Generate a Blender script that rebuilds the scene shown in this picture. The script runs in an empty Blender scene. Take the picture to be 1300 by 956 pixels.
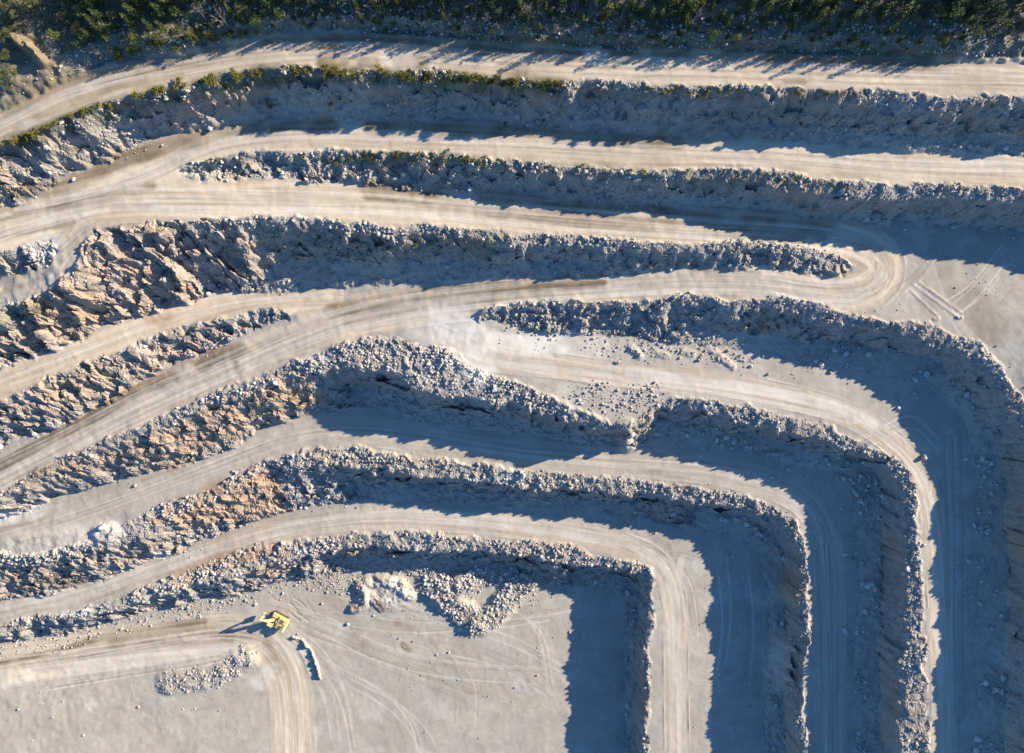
import bpy, math, random
import numpy as np
from mathutils import Vector, Matrix, Euler
R = math.radians
random.seed(7); rng = np.random.default_rng(11)
S = bpy.context.scene
COL = S.collection

# ------------------------------------------------------------------ survey: photo points with heights -> plan
CAMH, F, CX, CY = 300.0, 867.0, 650.0, 433.0
def W(px, py, z):
    s = (CAMH - z) / F
    return ((px - CX) * s, (CY - py) * s, z)
def line(pts, z):
    """pts: list of (px,py); z: list of (px-index fraction stops) or number -> world polyline"""
    n = len(pts)
    if isinstance(z, (int, float)):
        zs = [z] * n
    else:
        xs = [a for a, b in z]; vs = [b for a, b in z]
        zs = [float(np.interp(p[0], xs, vs)) for p in pts]
    return np.array([W(p[0], p[1], zz) for p, zz in zip(pts, zs)])

# heights of every level along px
Z1 = [(-100, 79), (0, 80), (600, 81.5), (1300, 84)]
Z2 = [(-100, 69), (0, 68), (230, 68), (600, 70), (1000, 70.8), (1300, 72)]
Z3 = [(-100, 69), (0, 68.5), (230, 67.5), (600, 61.5), (1000, 58), (1100, 56), (1600, 56)]
Z3B = [(-100, 60), (0, 61), (60, 64), (120, 67.5), (160, 68)]
Z4 = [(-100, 33), (0, 35), (400, 45), (655, 49), (970, 54.5), (1089, 56), (1600, 56)]
Z4B = [(-100, 49), (0, 49), (365, 46), (420, 45.4)]
Z5 = [(376, 44.4), (440, 45.5), (560, 46), (655, 45.2), (850, 44), (1000, 43), (1500, 42)]
Z5W = [(-100, 33), (0, 35), (376, 44.4), (440, 45.5), (560, 46), (655, 45.2), (850, 44), (1000, 43), (1500, 42)]
Z6 = [(-100, 20), (0, 21.5), (430, 28), (1300, 28.5)]
Z7 = [(-100, 6), (0, 7), (300, 12), (500, 14), (1300, 14)]
Z8 = [(-100, -1), (0, -1), (330, 0), (1300, 0)]

def zoff(Z, d):
    return [(a, b + d) for a, b in Z]

LN = {}
# wall 1 (under the top road)
LN['e1'] = line([(-90,222),(0,183),(15,176),(76,152),(127,132),(216,109),(330,90),(368,86),(477,90),(579,94),(655,99),(713,104),(845,107),(980,110),(1148,117),(1300,122),(1450,128)], Z1)
LN['b1'] = line([(-90,236),(0,198),(76,168),(127,146),(216,120),(330,103),(368,101),(477,106),(579,107),(655,113),(713,119),(845,122),(980,124),(1070,132),(1148,138),(1220,136),(1300,138),(1450,146)], zoff(Z1,-2.2))
LN['t1'] = line([(-90,300),(0,262),(48,246),(84,222),(127,204),(193,177),(236,168),(330,155),(477,151),(579,153),(655,158),(802,166),(878,172),(980,176),(1071,183),(1173,190),(1300,189),(1450,192)], Z2)
# wall 2
LN['e2'] = line([(228,216),(240,206),(290,197),(401,194),(528,192),(655,203),(740,212),(828,216),(904,215),(980,219),(1060,226),(1148,233),(1300,241),(1400,252),(1500,275),(1550,330),(1575,420),(1590,600),(1600,980)], Z2)
LN['b2'] = line([(232,220),(290,209),(401,208),(528,206),(600,212),(655,218),(740,226),(828,231),(904,230),(980,238),(1060,249),(1148,254),(1300,258),(1395,268),(1485,290),(1530,340),(1553,430),(1568,600),(1578,980)], zoff(Z2,-1.8))
LN['t2'] = line([(230,224),(240,228),(330,230),(452,235),(528,239),(579,243),(655,249),(777,257),(880,260),(980,265),(1060,274),(1148,284),(1300,294),(1380,303),(1455,325),(1490,365),(1508,440),(1522,600),(1530,980)], Z3)
# wedge between third road and its lower-left branch
LN['ew'] = line([(-90,330),(0,315),(40,307),(66,304),(72,314)], [(-90,69),(0,68.4),(72,66.8)])
LN['tw'] = line([(-90,372),(0,352),(51,342),(69,326),(73,318)], [(-90,60),(0,61.5),(73,66)])
# wall 3
LN['e3'] = line([(-90,432),(0,398),(46,383),(84,360),(102,337),(112,306),(125,291),(152,286),(254,279),(330,278),(477,283),(565,288),(655,294),(777,303),(880,304),(980,306),(1021,310),(1060,320),(1082,334)], [(-90,59.5),(0,61),(84,64.5),(125,67.6),(254,67),(600,61.5),(1000,58),(1082,56)])
LN['b3'] = line([(-90,440),(0,412),(50,396),(92,374),(114,350),(130,318),(152,304),(254,295),(330,292),(477,297),(565,304),(655,308),(777,316),(880,318),(980,318),(1021,322),(1055,330),(1074,340)], [(-90,57.5),(0,58.6),(84,62.5),(125,65.4),(254,65),(600,59.9),(1000,56.8),(1074,55.4)])
LN['t3'] = line([(-90,500),(0,467),(51,448),(107,430),(127,420),(223,388),(269,373),(325,368),(426,365),(462,361),(541,357),(600,353),(655,350),(726,350),(764,348),(828,342),(904,338),(970,338),(1040,347),(1076,348)], [(-90,49),(0,49),(325,46.4),(426,45.6),(655,49),(970,54.5),(1076,56)])
# wall between the two lower-left roads
LN['eb'] = line([(-90,538),(0,502),(63,478),(127,455),(165,442),(223,421),(279,405),(330,394),(360,392),(368,398)], [(-90,49),(0,49),(365,46)])
LN['bb'] = line([(-90,548),(0,513),(63,489),(127,467),(165,455),(223,433),(279,415),(330,400),(356,399)], [(-90,47.6),(0,47.6),(356,45)])
LN['tb'] = line([(-90,604),(0,568),(25,556),(102,528),(183,484),(254,449),(317,422),(345,410),(366,402)], [(-90,33.5),(0,35.4),(366,44.4)])
# wall 4 (right part, starts at the dusty ramp)
LN['e4'] = line([(612,394),(655,386),(726,381),(866,380),(980,377),(1030,386),(1071,398),(1130,408),(1186,412),(1215,424),(1249,441),(1281,476),(1299,502),(1315,540),(1323,600),(1328,866),(1330,990)], [(612,48),(655,49),(970,54.5),(1089,56),(1600,55.5)])
LN['b4'] = line([(612,402),(655,396),(726,391),(866,391),(970,393),(1030,404),(1071,416),(1130,424),(1180,432),(1210,445),(1240,463),(1269,494),(1286,520),(1301,550),(1310,600),(1313,866),(1315,990)], [(612,47.2),(655,47.6),(970,52.8),(1089,54.2),(1600,54)])
LN['f4'] = line([(866,418),(970,426),(1030,434),(1071,438),(1130,441),(1182,452),(1222,494),(1252,535),(1265,565),(1272,600),(1278,700),(1276,866),(1278,990)], [(866,46),(970,45),(1600,44.3)])
LN['t4'] = line([(606,410),(640,414),(700,420),(772,427),(873,434),(930,441),(1000,456),(1060,466),(1110,478),(1160,486),(1200,500),(1228,530),(1240,600),(1238,700),(1236,866),(1238,990)], [(606,46.6),(655,45.4),(850,44),(1000,43),(1500,42)])
# wall 5: from the left edge of the photo all along
LN['e5'] = line([(-90,668),(0,626),(76,583),(152,547),(216,524),(254,509),(330,478),(376,458),(440,436),(500,434),(560,440),(600,465),(655,486),(706,505),(751,525),(777,538),(807,535),(833,514),(853,506),(886,503),(929,512),(980,522),(1046,541),(1084,558),(1112,567),(1138,582),(1157,600),(1164,625),(1165,665),(1168,716),(1172,754),(1176,818),(1178,866),(1182,990)], Z5W)
LN['b5'] = line([(-90,680),(0,640),(76,598),(152,562),(216,538),(254,524),(330,494),(376,474),(432,464),(457,468),(528,490),(566,502),(600,508),(650,511),(701,529),(759,543),(792,549),(818,540),(838,518),(873,518),(917,529),(980,543),(1046,564),(1084,574),(1122,587),(1140,606),(1147,640),(1148,665),(1146,716),(1149,754),(1147,818),(1141,863),(1144,990)], zoff(Z5W,-1.8))
LN['f5'] = line([(838,532),(880,540),(940,548),(1000,562),(1046,573),(1090,583),(1114,598),(1120,640),(1119,700),(1119,866),(1121,990)], 30.6)
LN['t5'] = line([(-90,704),(0,664),(58,642),(127,616),(216,598),(292,571),(330,545),(376,529),(411,521),(477,518),(553,530),(590,540),(655,550),(700,556),(739,560),(772,563),(807,572),(828,556),(878,562),(940,570),(1000,584),(1045,594),(1078,612),(1090,640),(1090,700),(1087,866),(1088,990)], Z6)
# wall 6
LN['e6'] = line([(-90,738),(0,706),(60,700),(120,684),(147,670),(178,653),(211,639),(279,613),(325,587),(376,577),(452,570),(503,577),(579,585),(655,595),(777,608),(866,613),(904,623),(955,636),(990,646),(1013,660),(1022,690),(1024,720),(1027,772),(1026,818),(1022,866),(1024,990)], Z6)
LN['b6'] = line([(-90,750),(0,724),(46,716),(101,702),(152,688),(183,684),(211,662),(254,643),(300,624),(338,594),(427,594),(477,599),(553,607),(655,617),(752,627),(828,627),(878,636),(930,648),(970,652),(990,655),(1007,669),(1014,703),(1012,754),(1014,805),(1010,863),(1011,990)], zoff(Z6,-1.6))
LN['f6'] = line([(878,645),(930,655),(968,665),(988,682),(996,703),(994,754),(1000,805),(996,866),(997,990)], 16.2)
LN['t6'] = line([(-90,792),(0,762),(46,757),(84,747),(127,736),(152,727),(216,708),(241,692),(279,678),(330,663),(360,652),(401,642),(477,634),(560,636),(655,642),(721,645),(800,655),(880,668),(935,680),(968,702),(974,740),(972,866),(974,990)], Z7)
# wall 7
LN['e7'] = line([(-90,818),(0,795),(51,782),(102,773),(127,767),(203,742),(228,731),(279,709),(325,693),(388,688),(452,678),(541,676),(579,681),(655,686),(721,691),(777,705),(806,712),(824,723),(830,742),(827,792),(824,863),(825,990)], Z7)
LN['b7'] = line([(-90,830),(0,806),(51,790),(102,786),(152,774),(221,755),(264,740),(300,734),(355,716),(401,703),(452,696),(541,700),(630,702),(655,706),(726,716),(792,720),(813,726),(823,742),(821,767),(818,818),(816,863),(817,990)], zoff(Z7,-1.4))
LN['f7'] = line([(726,725),(780,729),(802,736),(811,750),(808,792),(807,856),(808,990)], 1.5)
LN['t7'] = line([(-90,840),(0,816),(89,806),(114,795),(178,781),(228,768),(330,750),(363,735),(452,724),(541,730),(604,733),(655,736),(688,738),(752,744),(788,752),(797,770),(797,792),(795,866),(796,990)], Z8)
# foot of the wooded slope above the top road, its rubble shoulder, the wood
LN['t0'] = line([(-90,182),(0,143),(51,120),(96,99),(132,82),(228,66),(330,48),(401,38),(452,40),(579,49),(655,58),(802,64),(980,67),(1097,71),(1236,76),(1300,74),(1450,76)], Z1)
LN['s0'] = line([(-90,110),(0,95),(60,78),(110,60),(228,46),(330,30),(401,22),(452,24),(579,30),(655,36),(802,42),(980,48),(1097,50),(1236,52),(1300,50),(1450,50)], zoff(Z1,3.5))
LN['w0'] = line([(-90,-60),(200,-60),(500,-60),(900,-50),(1450,-50)], zoff(Z1,10))
LN['lv1'] = line([(1100,310),(1200,330),(1330,360)], 56.0)
LN['lv2'] = line([(40,850),(200,830),(420,830),(600,830),(700,860)], Z8)

def foot(b, t, fp, fz, x0, x1):
    B, T = LN[b], LN[t]; out = []
    for q in B:
        d = np.hypot(*(T[:, :2] - q[:2]).T)
        # nearest point on the toe line
        best = None
        for a, c in zip(T[:-1], T[1:]):
            u = np.clip(np.dot(q[:2] - a[:2], (c - a)[:2]) / (np.dot((c - a)[:2], (c - a)[:2]) + 1e-9), 0, 1); w = a + (c - a) * u
            e = np.hypot(*(w - q)[:2])
            if best is None or e < best[0]: best = (e, w)
        w = best[1]; px = CX + q[0] * F / (CAMH - q[2])
        if x0 <= px <= x1 and best[0] > 2.5:
            out.append(np.array([*(q[:2] * (1 - fp) + w[:2] * fp), w[2] * (1 - fz) + q[2] * fz]))
    return np.array(out)
LN['f1'] = foot('b1', 't1', .55, .30, 180, 1460)
LN['f2'] = foot('b2', 't2', .60, .22, 520, 1390)
LN['f3'] = foot('b3', 't3', .55, .28, 300, 800)
LN['g5'] = foot('b5', 't5', .5, .18, 420, 800)
LN['g6'] = foot('b6', 't6', .5, .2, 345, 870)
LN['g7'] = foot('b7', 't7', .5, .2, 370, 720)
# ------------------------------------------------------------------ grid
ST = 0.36
def axis(a, b):
    core = np.arange(a, b + 1e-6, ST)
    g = ST * 1.12 ** np.arange(1, 60)
    g = np.minimum(g, 60.0)
    c = np.cumsum(g)
    return np.concatenate([a - c[::-1], core, b + c])
GX = axis(-238, 238); GY = axis(-196, 122)
NX, NY = len(GX), len(GY)
def idx(x, y):
    return np.interp(x, GX, np.arange(NX)), np.interp(y, GY, np.arange(NY))
con = np.zeros((NY, NX), bool); val = np.zeros((NY, NX)); cnt = np.zeros((NY, NX))
for k, P in LN.items():
    # carry each line on past the frame along its last direction
    P = P.copy()
    if k not in ('lv1', 'lv2', 'w0'):
        ext = []
        if P[-1][1] < -160:
            ext = [P[-1] + np.array([0, -3000, 0])]
        elif P[-1][0] > 190:
            ext = [P[-1] + np.array([3000, -150, 0])]
        if ext: P = np.vstack([P, ext])
        if P[0][0] < -200:
            P = np.vstack([P[0] + np.array([-2500, -1100, 0]), P])
    for a, b in zip(P[:-1], P[1:]):
        n = int(min(np.hypot(*(b - a)[:2]) / 0.15, 20000)) + 2
        t = np.linspace(0, 1, n)[:, None]
        q = a + (b - a) * t
        ix, iy = idx(q[:, 0], q[:, 1])
        ix = np.rint(ix).astype(int); iy = np.rint(iy).astype(int)
        ok = (ix > 0) & (ix < NX - 1) & (iy > 0) & (iy < NY - 1)
        np.add.at(val, (iy[ok], ix[ok]), q[ok, 2]); np.add.at(cnt, (iy[ok], ix[ok]), 1)
con = cnt > 0
val[con] /= cnt[con]

def relax(H, con, val, n):
    for _ in range(n):
        P = np.pad(H, 1, mode='edge')
        H = 0.25 * (P[:-2, 1:-1] + P[2:, 1:-1] + P[1:-1, :-2] + P[1:-1, 2:])
        H[con] = val[con]
    return H
def down(con, val):
    ny, nx = con.shape; my, mx = (ny + 1) // 2, (nx + 1) // 2
    c = np.zeros((my * 2, mx * 2)); v = np.zeros((my * 2, mx * 2))
    c[:ny, :nx] = con; v[:ny, :nx] = val * con
    c = c.reshape(my, 2, mx, 2).sum((1, 3)); v = v.reshape(my, 2, mx, 2).sum((1, 3))
    k = c > 0
    v[k] /= c[k]
    return k, v
pyr = [(con, val)]
while min(pyr[-1][0].shape) > 24: pyr.append(down(*pyr[-1]))
H = None
for i, (c, v) in enumerate(reversed(pyr)):
    if H is None: H = np.full(c.shape, v[c].mean())
    else:
        H = np.repeat(np.repeat(H, 2, 0), 2, 1)[:c.shape[0], :c.shape[1]].copy()
    H = relax(H, c, v, 300 if c.shape[0] < 300 else (80 if i < len(pyr) - 1 else 40))
H0 = H

XX, YY = np.meshgrid(GX, GY)
def noise(x, y, wl, seed, wy=None):
    r = np.random.default_rng(seed); T = r.random((256, 256)).astype(np.float32) * 2 - 1
    if wy is None:
        ct, sn = math.cos(seed * .7 + .5), math.sin(seed * .7 + .5); x, y = x * ct - y * sn, x * sn + y * ct
    u = x / wl + 31.7; v = y / (wy or wl) + 17.3
    iu = np.floor(u).astype(np.int64); iv = np.floor(v).astype(np.int64)
    fu = (u - iu); fv = (v - iv)
    fu = fu * fu * fu * (fu * (fu * 6 - 15) + 10); fv = fv * fv * fv * (fv * (fv * 6 - 15) + 10)
    a = T[iv & 255, iu & 255]; b = T[iv & 255, (iu + 1) & 255]
    c = T[(iv + 1) & 255, iu & 255]; d = T[(iv + 1) & 255, (iu + 1) & 255]
    return (a + (b - a) * fu) * (1 - fv) + (c + (d - c) * fu) * fv
def fbm(x, y, wl, seed, oct=3, g=0.5):
    s = 0; a = 1; t = 0
    for i in range(oct):
        s = s + a * noise(x, y, wl / 2 ** i, seed + i * 13); t += a; a *= g
    return s / t
def facets(x, y, cell, seed, tilt=.6):
    """broken rock: every block has its own height and its own tilted face"""
    r = np.random.default_rng(seed); T = r.random((128, 128, 5)).astype(np.float32)
    u = x / cell + 40; v = y / cell + 40; iu = np.floor(u).astype(np.int64); iv = np.floor(v).astype(np.int64)
    best = np.full(x.shape, 9., np.float32); out = np.zeros(x.shape, np.float32)
    for a in (-1, 0, 1):
        for b in (-1, 0, 1):
            t = T[(iv + b) & 127, (iu + a) & 127]
            du = u - (iu + a + t[..., 0]); dv = v - (iv + b + t[..., 1]); d = du * du + dv * dv
            h = (t[..., 2] - .5) + tilt * 2 * ((t[..., 3] - .5) * du + (t[..., 4] - .5) * dv) * 2
            m = d < best; best[m] = d[m]; out[m] = h[m]
    return out
def gather(A, jx, jy):
    jx = np.clip(jx, 0, NX - 1.001); jy = np.clip(jy, 0, NY - 1.001)
    ix = jx.astype(int); iy = jy.astype(int); fx = jx - ix; fy = jy - iy
    return (A[iy, ix] * (1 - fx) + A[iy, ix + 1] * fx) * (1 - fy) + (A[iy + 1, ix] * (1 - fx) + A[iy + 1, ix + 1] * fx) * fy
def blur(A, n):
    for _ in range(n):
        P = np.pad(A, 1, mode='edge')
        A = (P[:-2, 1:-1] + P[2:, 1:-1] + P[1:-1, :-2] + P[1:-1, 2:] + 4 * A) / 8
    return A
core = (XX > -240) & (XX < 240) & (YY > -198) & (YY < 124)

# polygons -> masks on the grid
def poly_mask(P):
    M = np.zeros((NY, NX), np.float32)
    x0, x1 = P[:, 0].min(), P[:, 0].max(); y0, y1 = P[:, 1].min(), P[:, 1].max()
    i0, i1 = np.searchsorted(GX, x0), np.searchsorted(GX, x1); j0, j1 = np.searchsorted(GY, y0), np.searchsorted(GY, y1)
    for j in range(j0, j1):
        y = GY[j]; xs = []
        for (ax, ay), (bx, by) in zip(P[:, :2], np.roll(P[:, :2], -1, 0)):
            if (ay > y) != (by > y): xs.append(ax + (y - ay) / (by - ay) * (bx - ax))
        xs.sort()
        for a, b in zip(xs[::2], xs[1::2]):
            M[j, np.searchsorted(GX, a):np.searchsorted(GX, b)] = 1
    return M
def band(a, b):
    return poly_mask(np.vstack([LN[a][:, :2], LN[b][::-1, :2]]))
walls = {'1': ('e1', 't1'), '2': ('e2', 't2'), 'w': ('ew', 'tw'), '3': ('e3', 't3'), 'b': ('eb', 'tb'), '4': ('e4', 't4'), '5': ('e5', 't5'), '6': ('e6', 't6'), '7': ('e7', 't7')}
WM = {k: band(*v) for k, v in walls.items()}
BM = {k: band('e' + k, 'b' + k) for k in '1234567b'}
wall_all = np.clip(sum(WM.values()), 0, 1)
def scree_mask(f, t):
    A = LN[f][:, :2]; T = LN[t][:, :2]; lo, hi = A[0], A[-1]
    i0 = np.argmin(np.hypot(*(T - lo).T)); i1 = np.argmin(np.hypot(*(T - hi).T))
    return poly_mask(np.vstack([A, T[i0:i1 + 1][::-1]]))
SC = np.clip(sum(scree_mask('f' + k, 't' + k) for k in '1234567') + sum(scree_mask('g' + k, 't' + k) for k in '567'), 0, 1)
SC_hard = np.clip(sum(scree_mask('f' + k, 't' + k) for k in '4567'), 0, 1)
berm = np.clip(sum(BM.values()), 0, 1)
slope0 = band('t0', 'w0') if False else (YY > np.interp(XX, LN['t0'][:, 0], LN['t0'][:, 1])).astype(np.float32)
wall_all = np.clip(wall_all + 0 * slope0, 0, 1)

def brush(pts, width, soft=1.0):
    """mask along a stroke: 1 inside half the width, fading out; pts are photo points (z found later) or world"""
    P = np.array(pts, float); M = np.zeros((NY, NX), np.float32)
    for a, b in zip(P[:-1], P[1:]):
        pad = width * (0.5 + soft)
        i0, i1 = np.searchsorted(GX, min(a[0], b[0]) - pad), np.searchsorted(GX, max(a[0], b[0]) + pad)
        j0, j1 = np.searchsorted(GY, min(a[1], b[1]) - pad), np.searchsorted(GY, max(a[1], b[1]) + pad)
        x = XX[j0:j1, i0:i1]; y = YY[j0:j1, i0:i1]
        d = b - a; L2 = max(d[0] ** 2 + d[1] ** 2, 1e-6)
        t = np.clip(((x - a[0]) * d[0] + (y - a[1]) * d[1]) / L2, 0, 1)
        r = np.hypot(x - a[0] - t * d[0], y - a[1] - t * d[1])
        m = 1 - np.clip((r - width * 0.5) / (width * soft + 1e-6), 0, 1)
        M[j0:j1, i0:i1] = np.maximum(M[j0:j1, i0:i1], m * m * (3 - 2 * m))
    return M
Hs = H0.copy()
def hz(x, y):
    jx, jy = idx(np.array([x]), np.array([y]))
    return float(gather(Hs, jx, jy)[0])
def at(px, py):
    z = 40.0
    for _ in range(14):
        x, y, _z = W(px, py, z); z = 0.5 * z + 0.5 * hz(x, y)
    x, y, _z = W(px, py, z)
    return x, y, hz(x, y)
def st(pts, width, soft=1.0):
    return brush([at(*p)[:2] for p in pts], width, soft)

# -------- domain warp: irregular crests and ribs
wx = 1.2 * noise(XX, YY, 23, 3) + 1.7 * fbm(XX, YY, 9, 1, 3, .6) + 0.7 * noise(XX, YY, 2.2, 5)
wy = 1.2 * noise(XX, YY, 21, 4) + 1.7 * fbm(XX, YY, 8, 2, 3, .6) + 0.7 * noise(XX, YY, 2.0, 6)
crag = np.clip(st([(0, 425), (60, 410), (130, 380), (190, 335), (250, 325)], 20, .6) + .5 * st([(0, 540), (150, 470), (300, 425)], 10) + .35 * st([(0, 225), (80, 190), (200, 140)], 12), 0, 1)
ca, sa = math.cos(R(-52)), math.sin(R(-52))          # joints in the rock run down to the lower right
U = XX * ca + YY * sa + 5 * noise(XX, YY, 17, 46); V = -XX * sa + YY * ca + 4.5 * noise(XX, YY, 13, 47) + 1.5 * noise(XX, YY, 5, 48)
rib = noise(U, V, 15, 41, 6.5) + .6 * noise(U, V, 7, 42, 3.1)
faceonly = blur(np.clip(wall_all - SC - .7 * berm, 0, 1), 5)
xw = XX + .8 * noise(XX, YY, 3, 49); yw = YY + .8 * noise(XX, YY, 3, 50)
FB = np.where(core, facets((U + .8 * noise(XX, YY, 3, 49)) * .75, V + .8 * noise(XX, YY, 2.5, 44), 3.6, 61), 0); FS = np.where(core, facets(xw, yw, 2.6, 62), 0); FM = np.where(core, facets(xw, yw, 6.5, 63), 0)
wx += crag * (rib * 1.6 + FB * 1.1) * sa * -1 + .7 * FM * faceonly; wy += crag * (rib * 1.6 + FB * 1.1) * ca + .7 * FM * faceonly
jx, jy = idx(XX + wx, YY + wy)
H = np.where(core, gather(H0, jx, jy), H0)
wallw = np.clip(gather(blur(wall_all, 4), jx, jy), 0, 1)
bermw = np.clip(gather(blur(berm, 4), jx, jy), 0, 1)
slopew = blur(slope0, 6)
# rubble berm along each edge, lumps on faces
H += bermw * (0.6 + 0.65 * fbm(XX, YY, 6, 21, 3))
scw = np.clip(gather(blur(SC, 3), jx, jy), 0, 1); sch = np.clip(gather(blur(SC_hard, 3), jx, jy), 0, 1)
facew = wallw * (1 - .55 * scw - .3 * sch) * (1 - .5 * bermw)
H += facew * (1.0 * fbm(XX, YY, 8, 31, 3) + 0.3 * fbm(XX, YY, 1.9, 35, 2) + 0.11 * rng.normal(0, 1, H.shape) + .8 * FS + .75 * FM)
H += crag * wallw * (rib * 1.1 - .3 + 1.7 * FB)
H += slopew * (1.1 * fbm(XX, YY, 14, 51, 4) + .45 * fbm(XX, YY, 2.4, 55, 2))
flat = np.clip(1 - wallw - slopew, 0, 1)
H += flat * (0.26 * fbm(XX, YY, 16, 61, 4) + 0.035 * fbm(XX, YY, 1.7, 65, 2) + .12 * np.clip(fbm(XX, YY, 4, 66, 2) - .15, 0, 1))
Hs = H

# -------- heaps, ridges, ruts
def heap(pts, width, h, soft=1.0, rough=.35, wl=4, seed=70):
    global H, Hs
    m = st(pts, width, soft)
    H += m * h * (1 + rough * fbm(XX, YY, wl, seed, 3))
    Hs = H
    return m
rockpile = heap([(548, 740), (572, 750), (590, 745)], 5, 1.5, 1.2, .6) + heap([(560, 757), (585, 772), (600, 790)], 5, 1.7, 1.0, .6) + heap([(612, 792), (632, 775), (650, 752), (668, 738)], 5, 1.6, .9, .6) + heap([(585, 735), (640, 728)], 4, .9, 1.2, .6)
rockpile = np.clip(rockpile, 0, 1)
m1 = heap([(450, 772), (461, 768), (462, 750), (456, 742)], 1.5, 1.6, 1.6, .7, 3)
m2 = heap([(468, 738), (488, 736), (508, 741), (521, 755)], 2, 1.1, 1.3, .8, 3)
m3 = heap([(474, 752), (500, 754)], 6, .8, 1.2, .8, 3)
rp2 = heap([(215, 866), (262, 860), (290, 850), (312, 836)], 3.5, 1.3, 1.6, .8)
heap([(371, 808), (384, 812), (396, 826), (403, 845), (407, 862)], .2, 1.35, 1.3, .9, 1.6)
heap([(24, 50), (40, 62), (54, 78)], 1.5, 2.6, 1.0, .9, 3)
heap([(15, 692), (50, 688), (92, 681)], 3.5, .4, 1.4, .8, 3)
m5 = heap([(128, 678), (140, 676)], 3.5, 1.3, 1.0, .8)
heap([(365, 728), (330, 741)], 2.5, 1.8)
heap([(795, 545), (797, 562)], 3, 2.5, 1.2)
for a, b in (((1160, 362), (1216, 403)), ((1156, 369), (1192, 403)), ((1166, 358), (1222, 398))):
    heap([a, b], .3, .17, 1.8, .5, 3)
for a, b in (((372, 758), (388, 770)), ((370, 773), (391, 788)), ((368, 779), (381, 789)), ((368, 766), (378, 776))):
    heap([a, b], .2, -.22, 1.6, .6, 2)
for p in ((1186, 405), (1216, 403)): heap([p, (p[0] + 4, p[1])], .6, .35, 1.4)
for p in (((800, 440), (812, 452)), ((832, 448), (846, 452)), ((868, 446), (878, 450)), ((900, 440), (930, 466))):
    heap(p, 1.0, .4, 1.5, 1.3, 2)

# -------- roads: distance across and length along
roads = {
 '1': ([(-90,202),(0,163),(76,123),(150,102),(230,86),(330,70),(450,64),(579,72),(713,82),(980,88),(1148,96),(1300,99),(1450,102)], 5.2),
 '2': ([(20,268),(110,252),(200,222),(260,190),(330,177),(460,174),(600,180),(713,187),(860,195),(1000,199),(1150,214),(1300,215),(1450,222)], 6.0),
 '3': ([(-90,330),(0,290),(60,272),(130,255),(220,253),(330,256),(477,260),(600,270),(760,283),(900,292),(1020,298),(1085,306),(1120,326),(1122,352),(1095,372),(1040,374),(970,360),(850,361),(760,366),(655,374),(540,386),(450,402),(380,427),(300,462),(200,505),(100,556),(0,606),(-90,650)], 7.0),
 '3b': ([(110,290),(95,318),(60,355),(0,380),(-90,412)], 5.0),
 '4b': ([(420,376),(360,380),(280,390),(200,413),(110,445),(0,487),(-90,520)], 5.2),
 '5': ([(560,430),(620,458),(700,463),(800,478),(900,484),(1000,503),(1080,525),(1140,565),(1172,606),(1186,660),(1192,740),(1198,866),(1200,990)], 4.2),
 '6': ([(-90,716),(0,684),(100,655),(200,620),(300,582),(370,554),(440,545),(540,556),(650,575),(760,586),(880,592),(960,607),(1020,632),(1048,672),(1055,740),(1055,866),(1056,990)], 5.4),
 '7': ([(-90,806),(0,778),(100,757),(200,722),(300,688),(380,668),(480,656),(600,661),(720,677),(790,690),(835,712),(856,750),(858,800),(858,866),(860,990)], 4.6),
 '8': ([(-90,866),(0,844),(100,830),(200,814),(280,803),(330,808),(358,838),(370,880),(374,990)], 8.5),
}
RU = np.zeros((NY, NX), np.float32); RV = np.full((NY, NX), 99., np.float32); RID = np.zeros((NY, NX), np.int16)
rkeys = list(roads)
RN = np.full((NY, NX), 99., np.float32)
for k, (pts, hw) in roads.items():
    P = np.array([at(*p)[:2] for p in pts])
    # smooth the polyline
    for _ in range(2):
        Q = [P[0]]
        for a, b in zip(P[:-1], P[1:]): Q += [a * .75 + b * .25, a * .25 + b * .75]
        P = np.array(Q + [P[-1]])
    L = 0
    for a, b in zip(P[:-1], P[1:]):
        pad = hw * 1.9
        i0, i1 = np.searchsorted(GX, min(a[0], b[0]) - pad), np.searchsorted(GX, max(a[0], b[0]) + pad)
        j0, j1 = np.searchsorted(GY, min(a[1], b[1]) - pad), np.searchsorted(GY, max(a[1], b[1]) + pad)
        x = XX[j0:j1, i0:i1]; y = YY[j0:j1, i0:i1]
        d = b - a; l = math.hypot(*d) + 1e-6
        tt = ((x - a[0]) * d[0] + (y - a[1]) * d[1]) / l
        t = np.clip(tt, 0, l)
        r = np.hypot(x - a[0] - t / l * d[0], y - a[1] - t / l * d[1])
        sg = np.sign((x - a[0]) * d[1] - (y - a[1]) * d[0])
        nn = r / hw
        m = nn < RN[j0:j1, i0:i1] - 1e-5
        RN[j0:j1, i0:i1][m] = nn[m]; RV[j0:j1, i0:i1][m] = (r * sg)[m]
        RU[j0:j1, i0:i1][m] = (L + t)[m] + 500 * rkeys.index(k); RID[j0:j1, i0:i1][m] = rkeys.index(k) + 1
        L += l
edge_wob = .12 * fbm(XX, YY, 9, 88, 3)
roadw = np.clip(1 - (RN + edge_wob - .85) / .4, 0, 1)
roadw *= np.clip(1 - 1.6 * wallw, 0, 1)
# compacted wheel paths leave shallow streaks along the way
wob = RV + 1.1 * noise(RU, RU * 0, 37, 91)
str_w = np.array([0, 1, 1, 1, .9, .9, .7, .3, .6, .9])[RID]
road_paint = roadw * str_w
H -= roadw * core * str_w * (.035 * noise(RU, wob, 40, 92, 1.3) + .02 * noise(RU, wob, 18, 93, .6))
# windrow kerb of dirt at the outer edge of each way
H += core * np.exp(-((RN - 1.12) / .07) ** 2) * .2 * np.clip(.3 + 1.3 * fbm(XX, YY, 11, 95, 3), 0, 1) * np.clip(1 - 1.3 * wallw, 0, 1) * (RN < 3)
Hs = H

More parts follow.
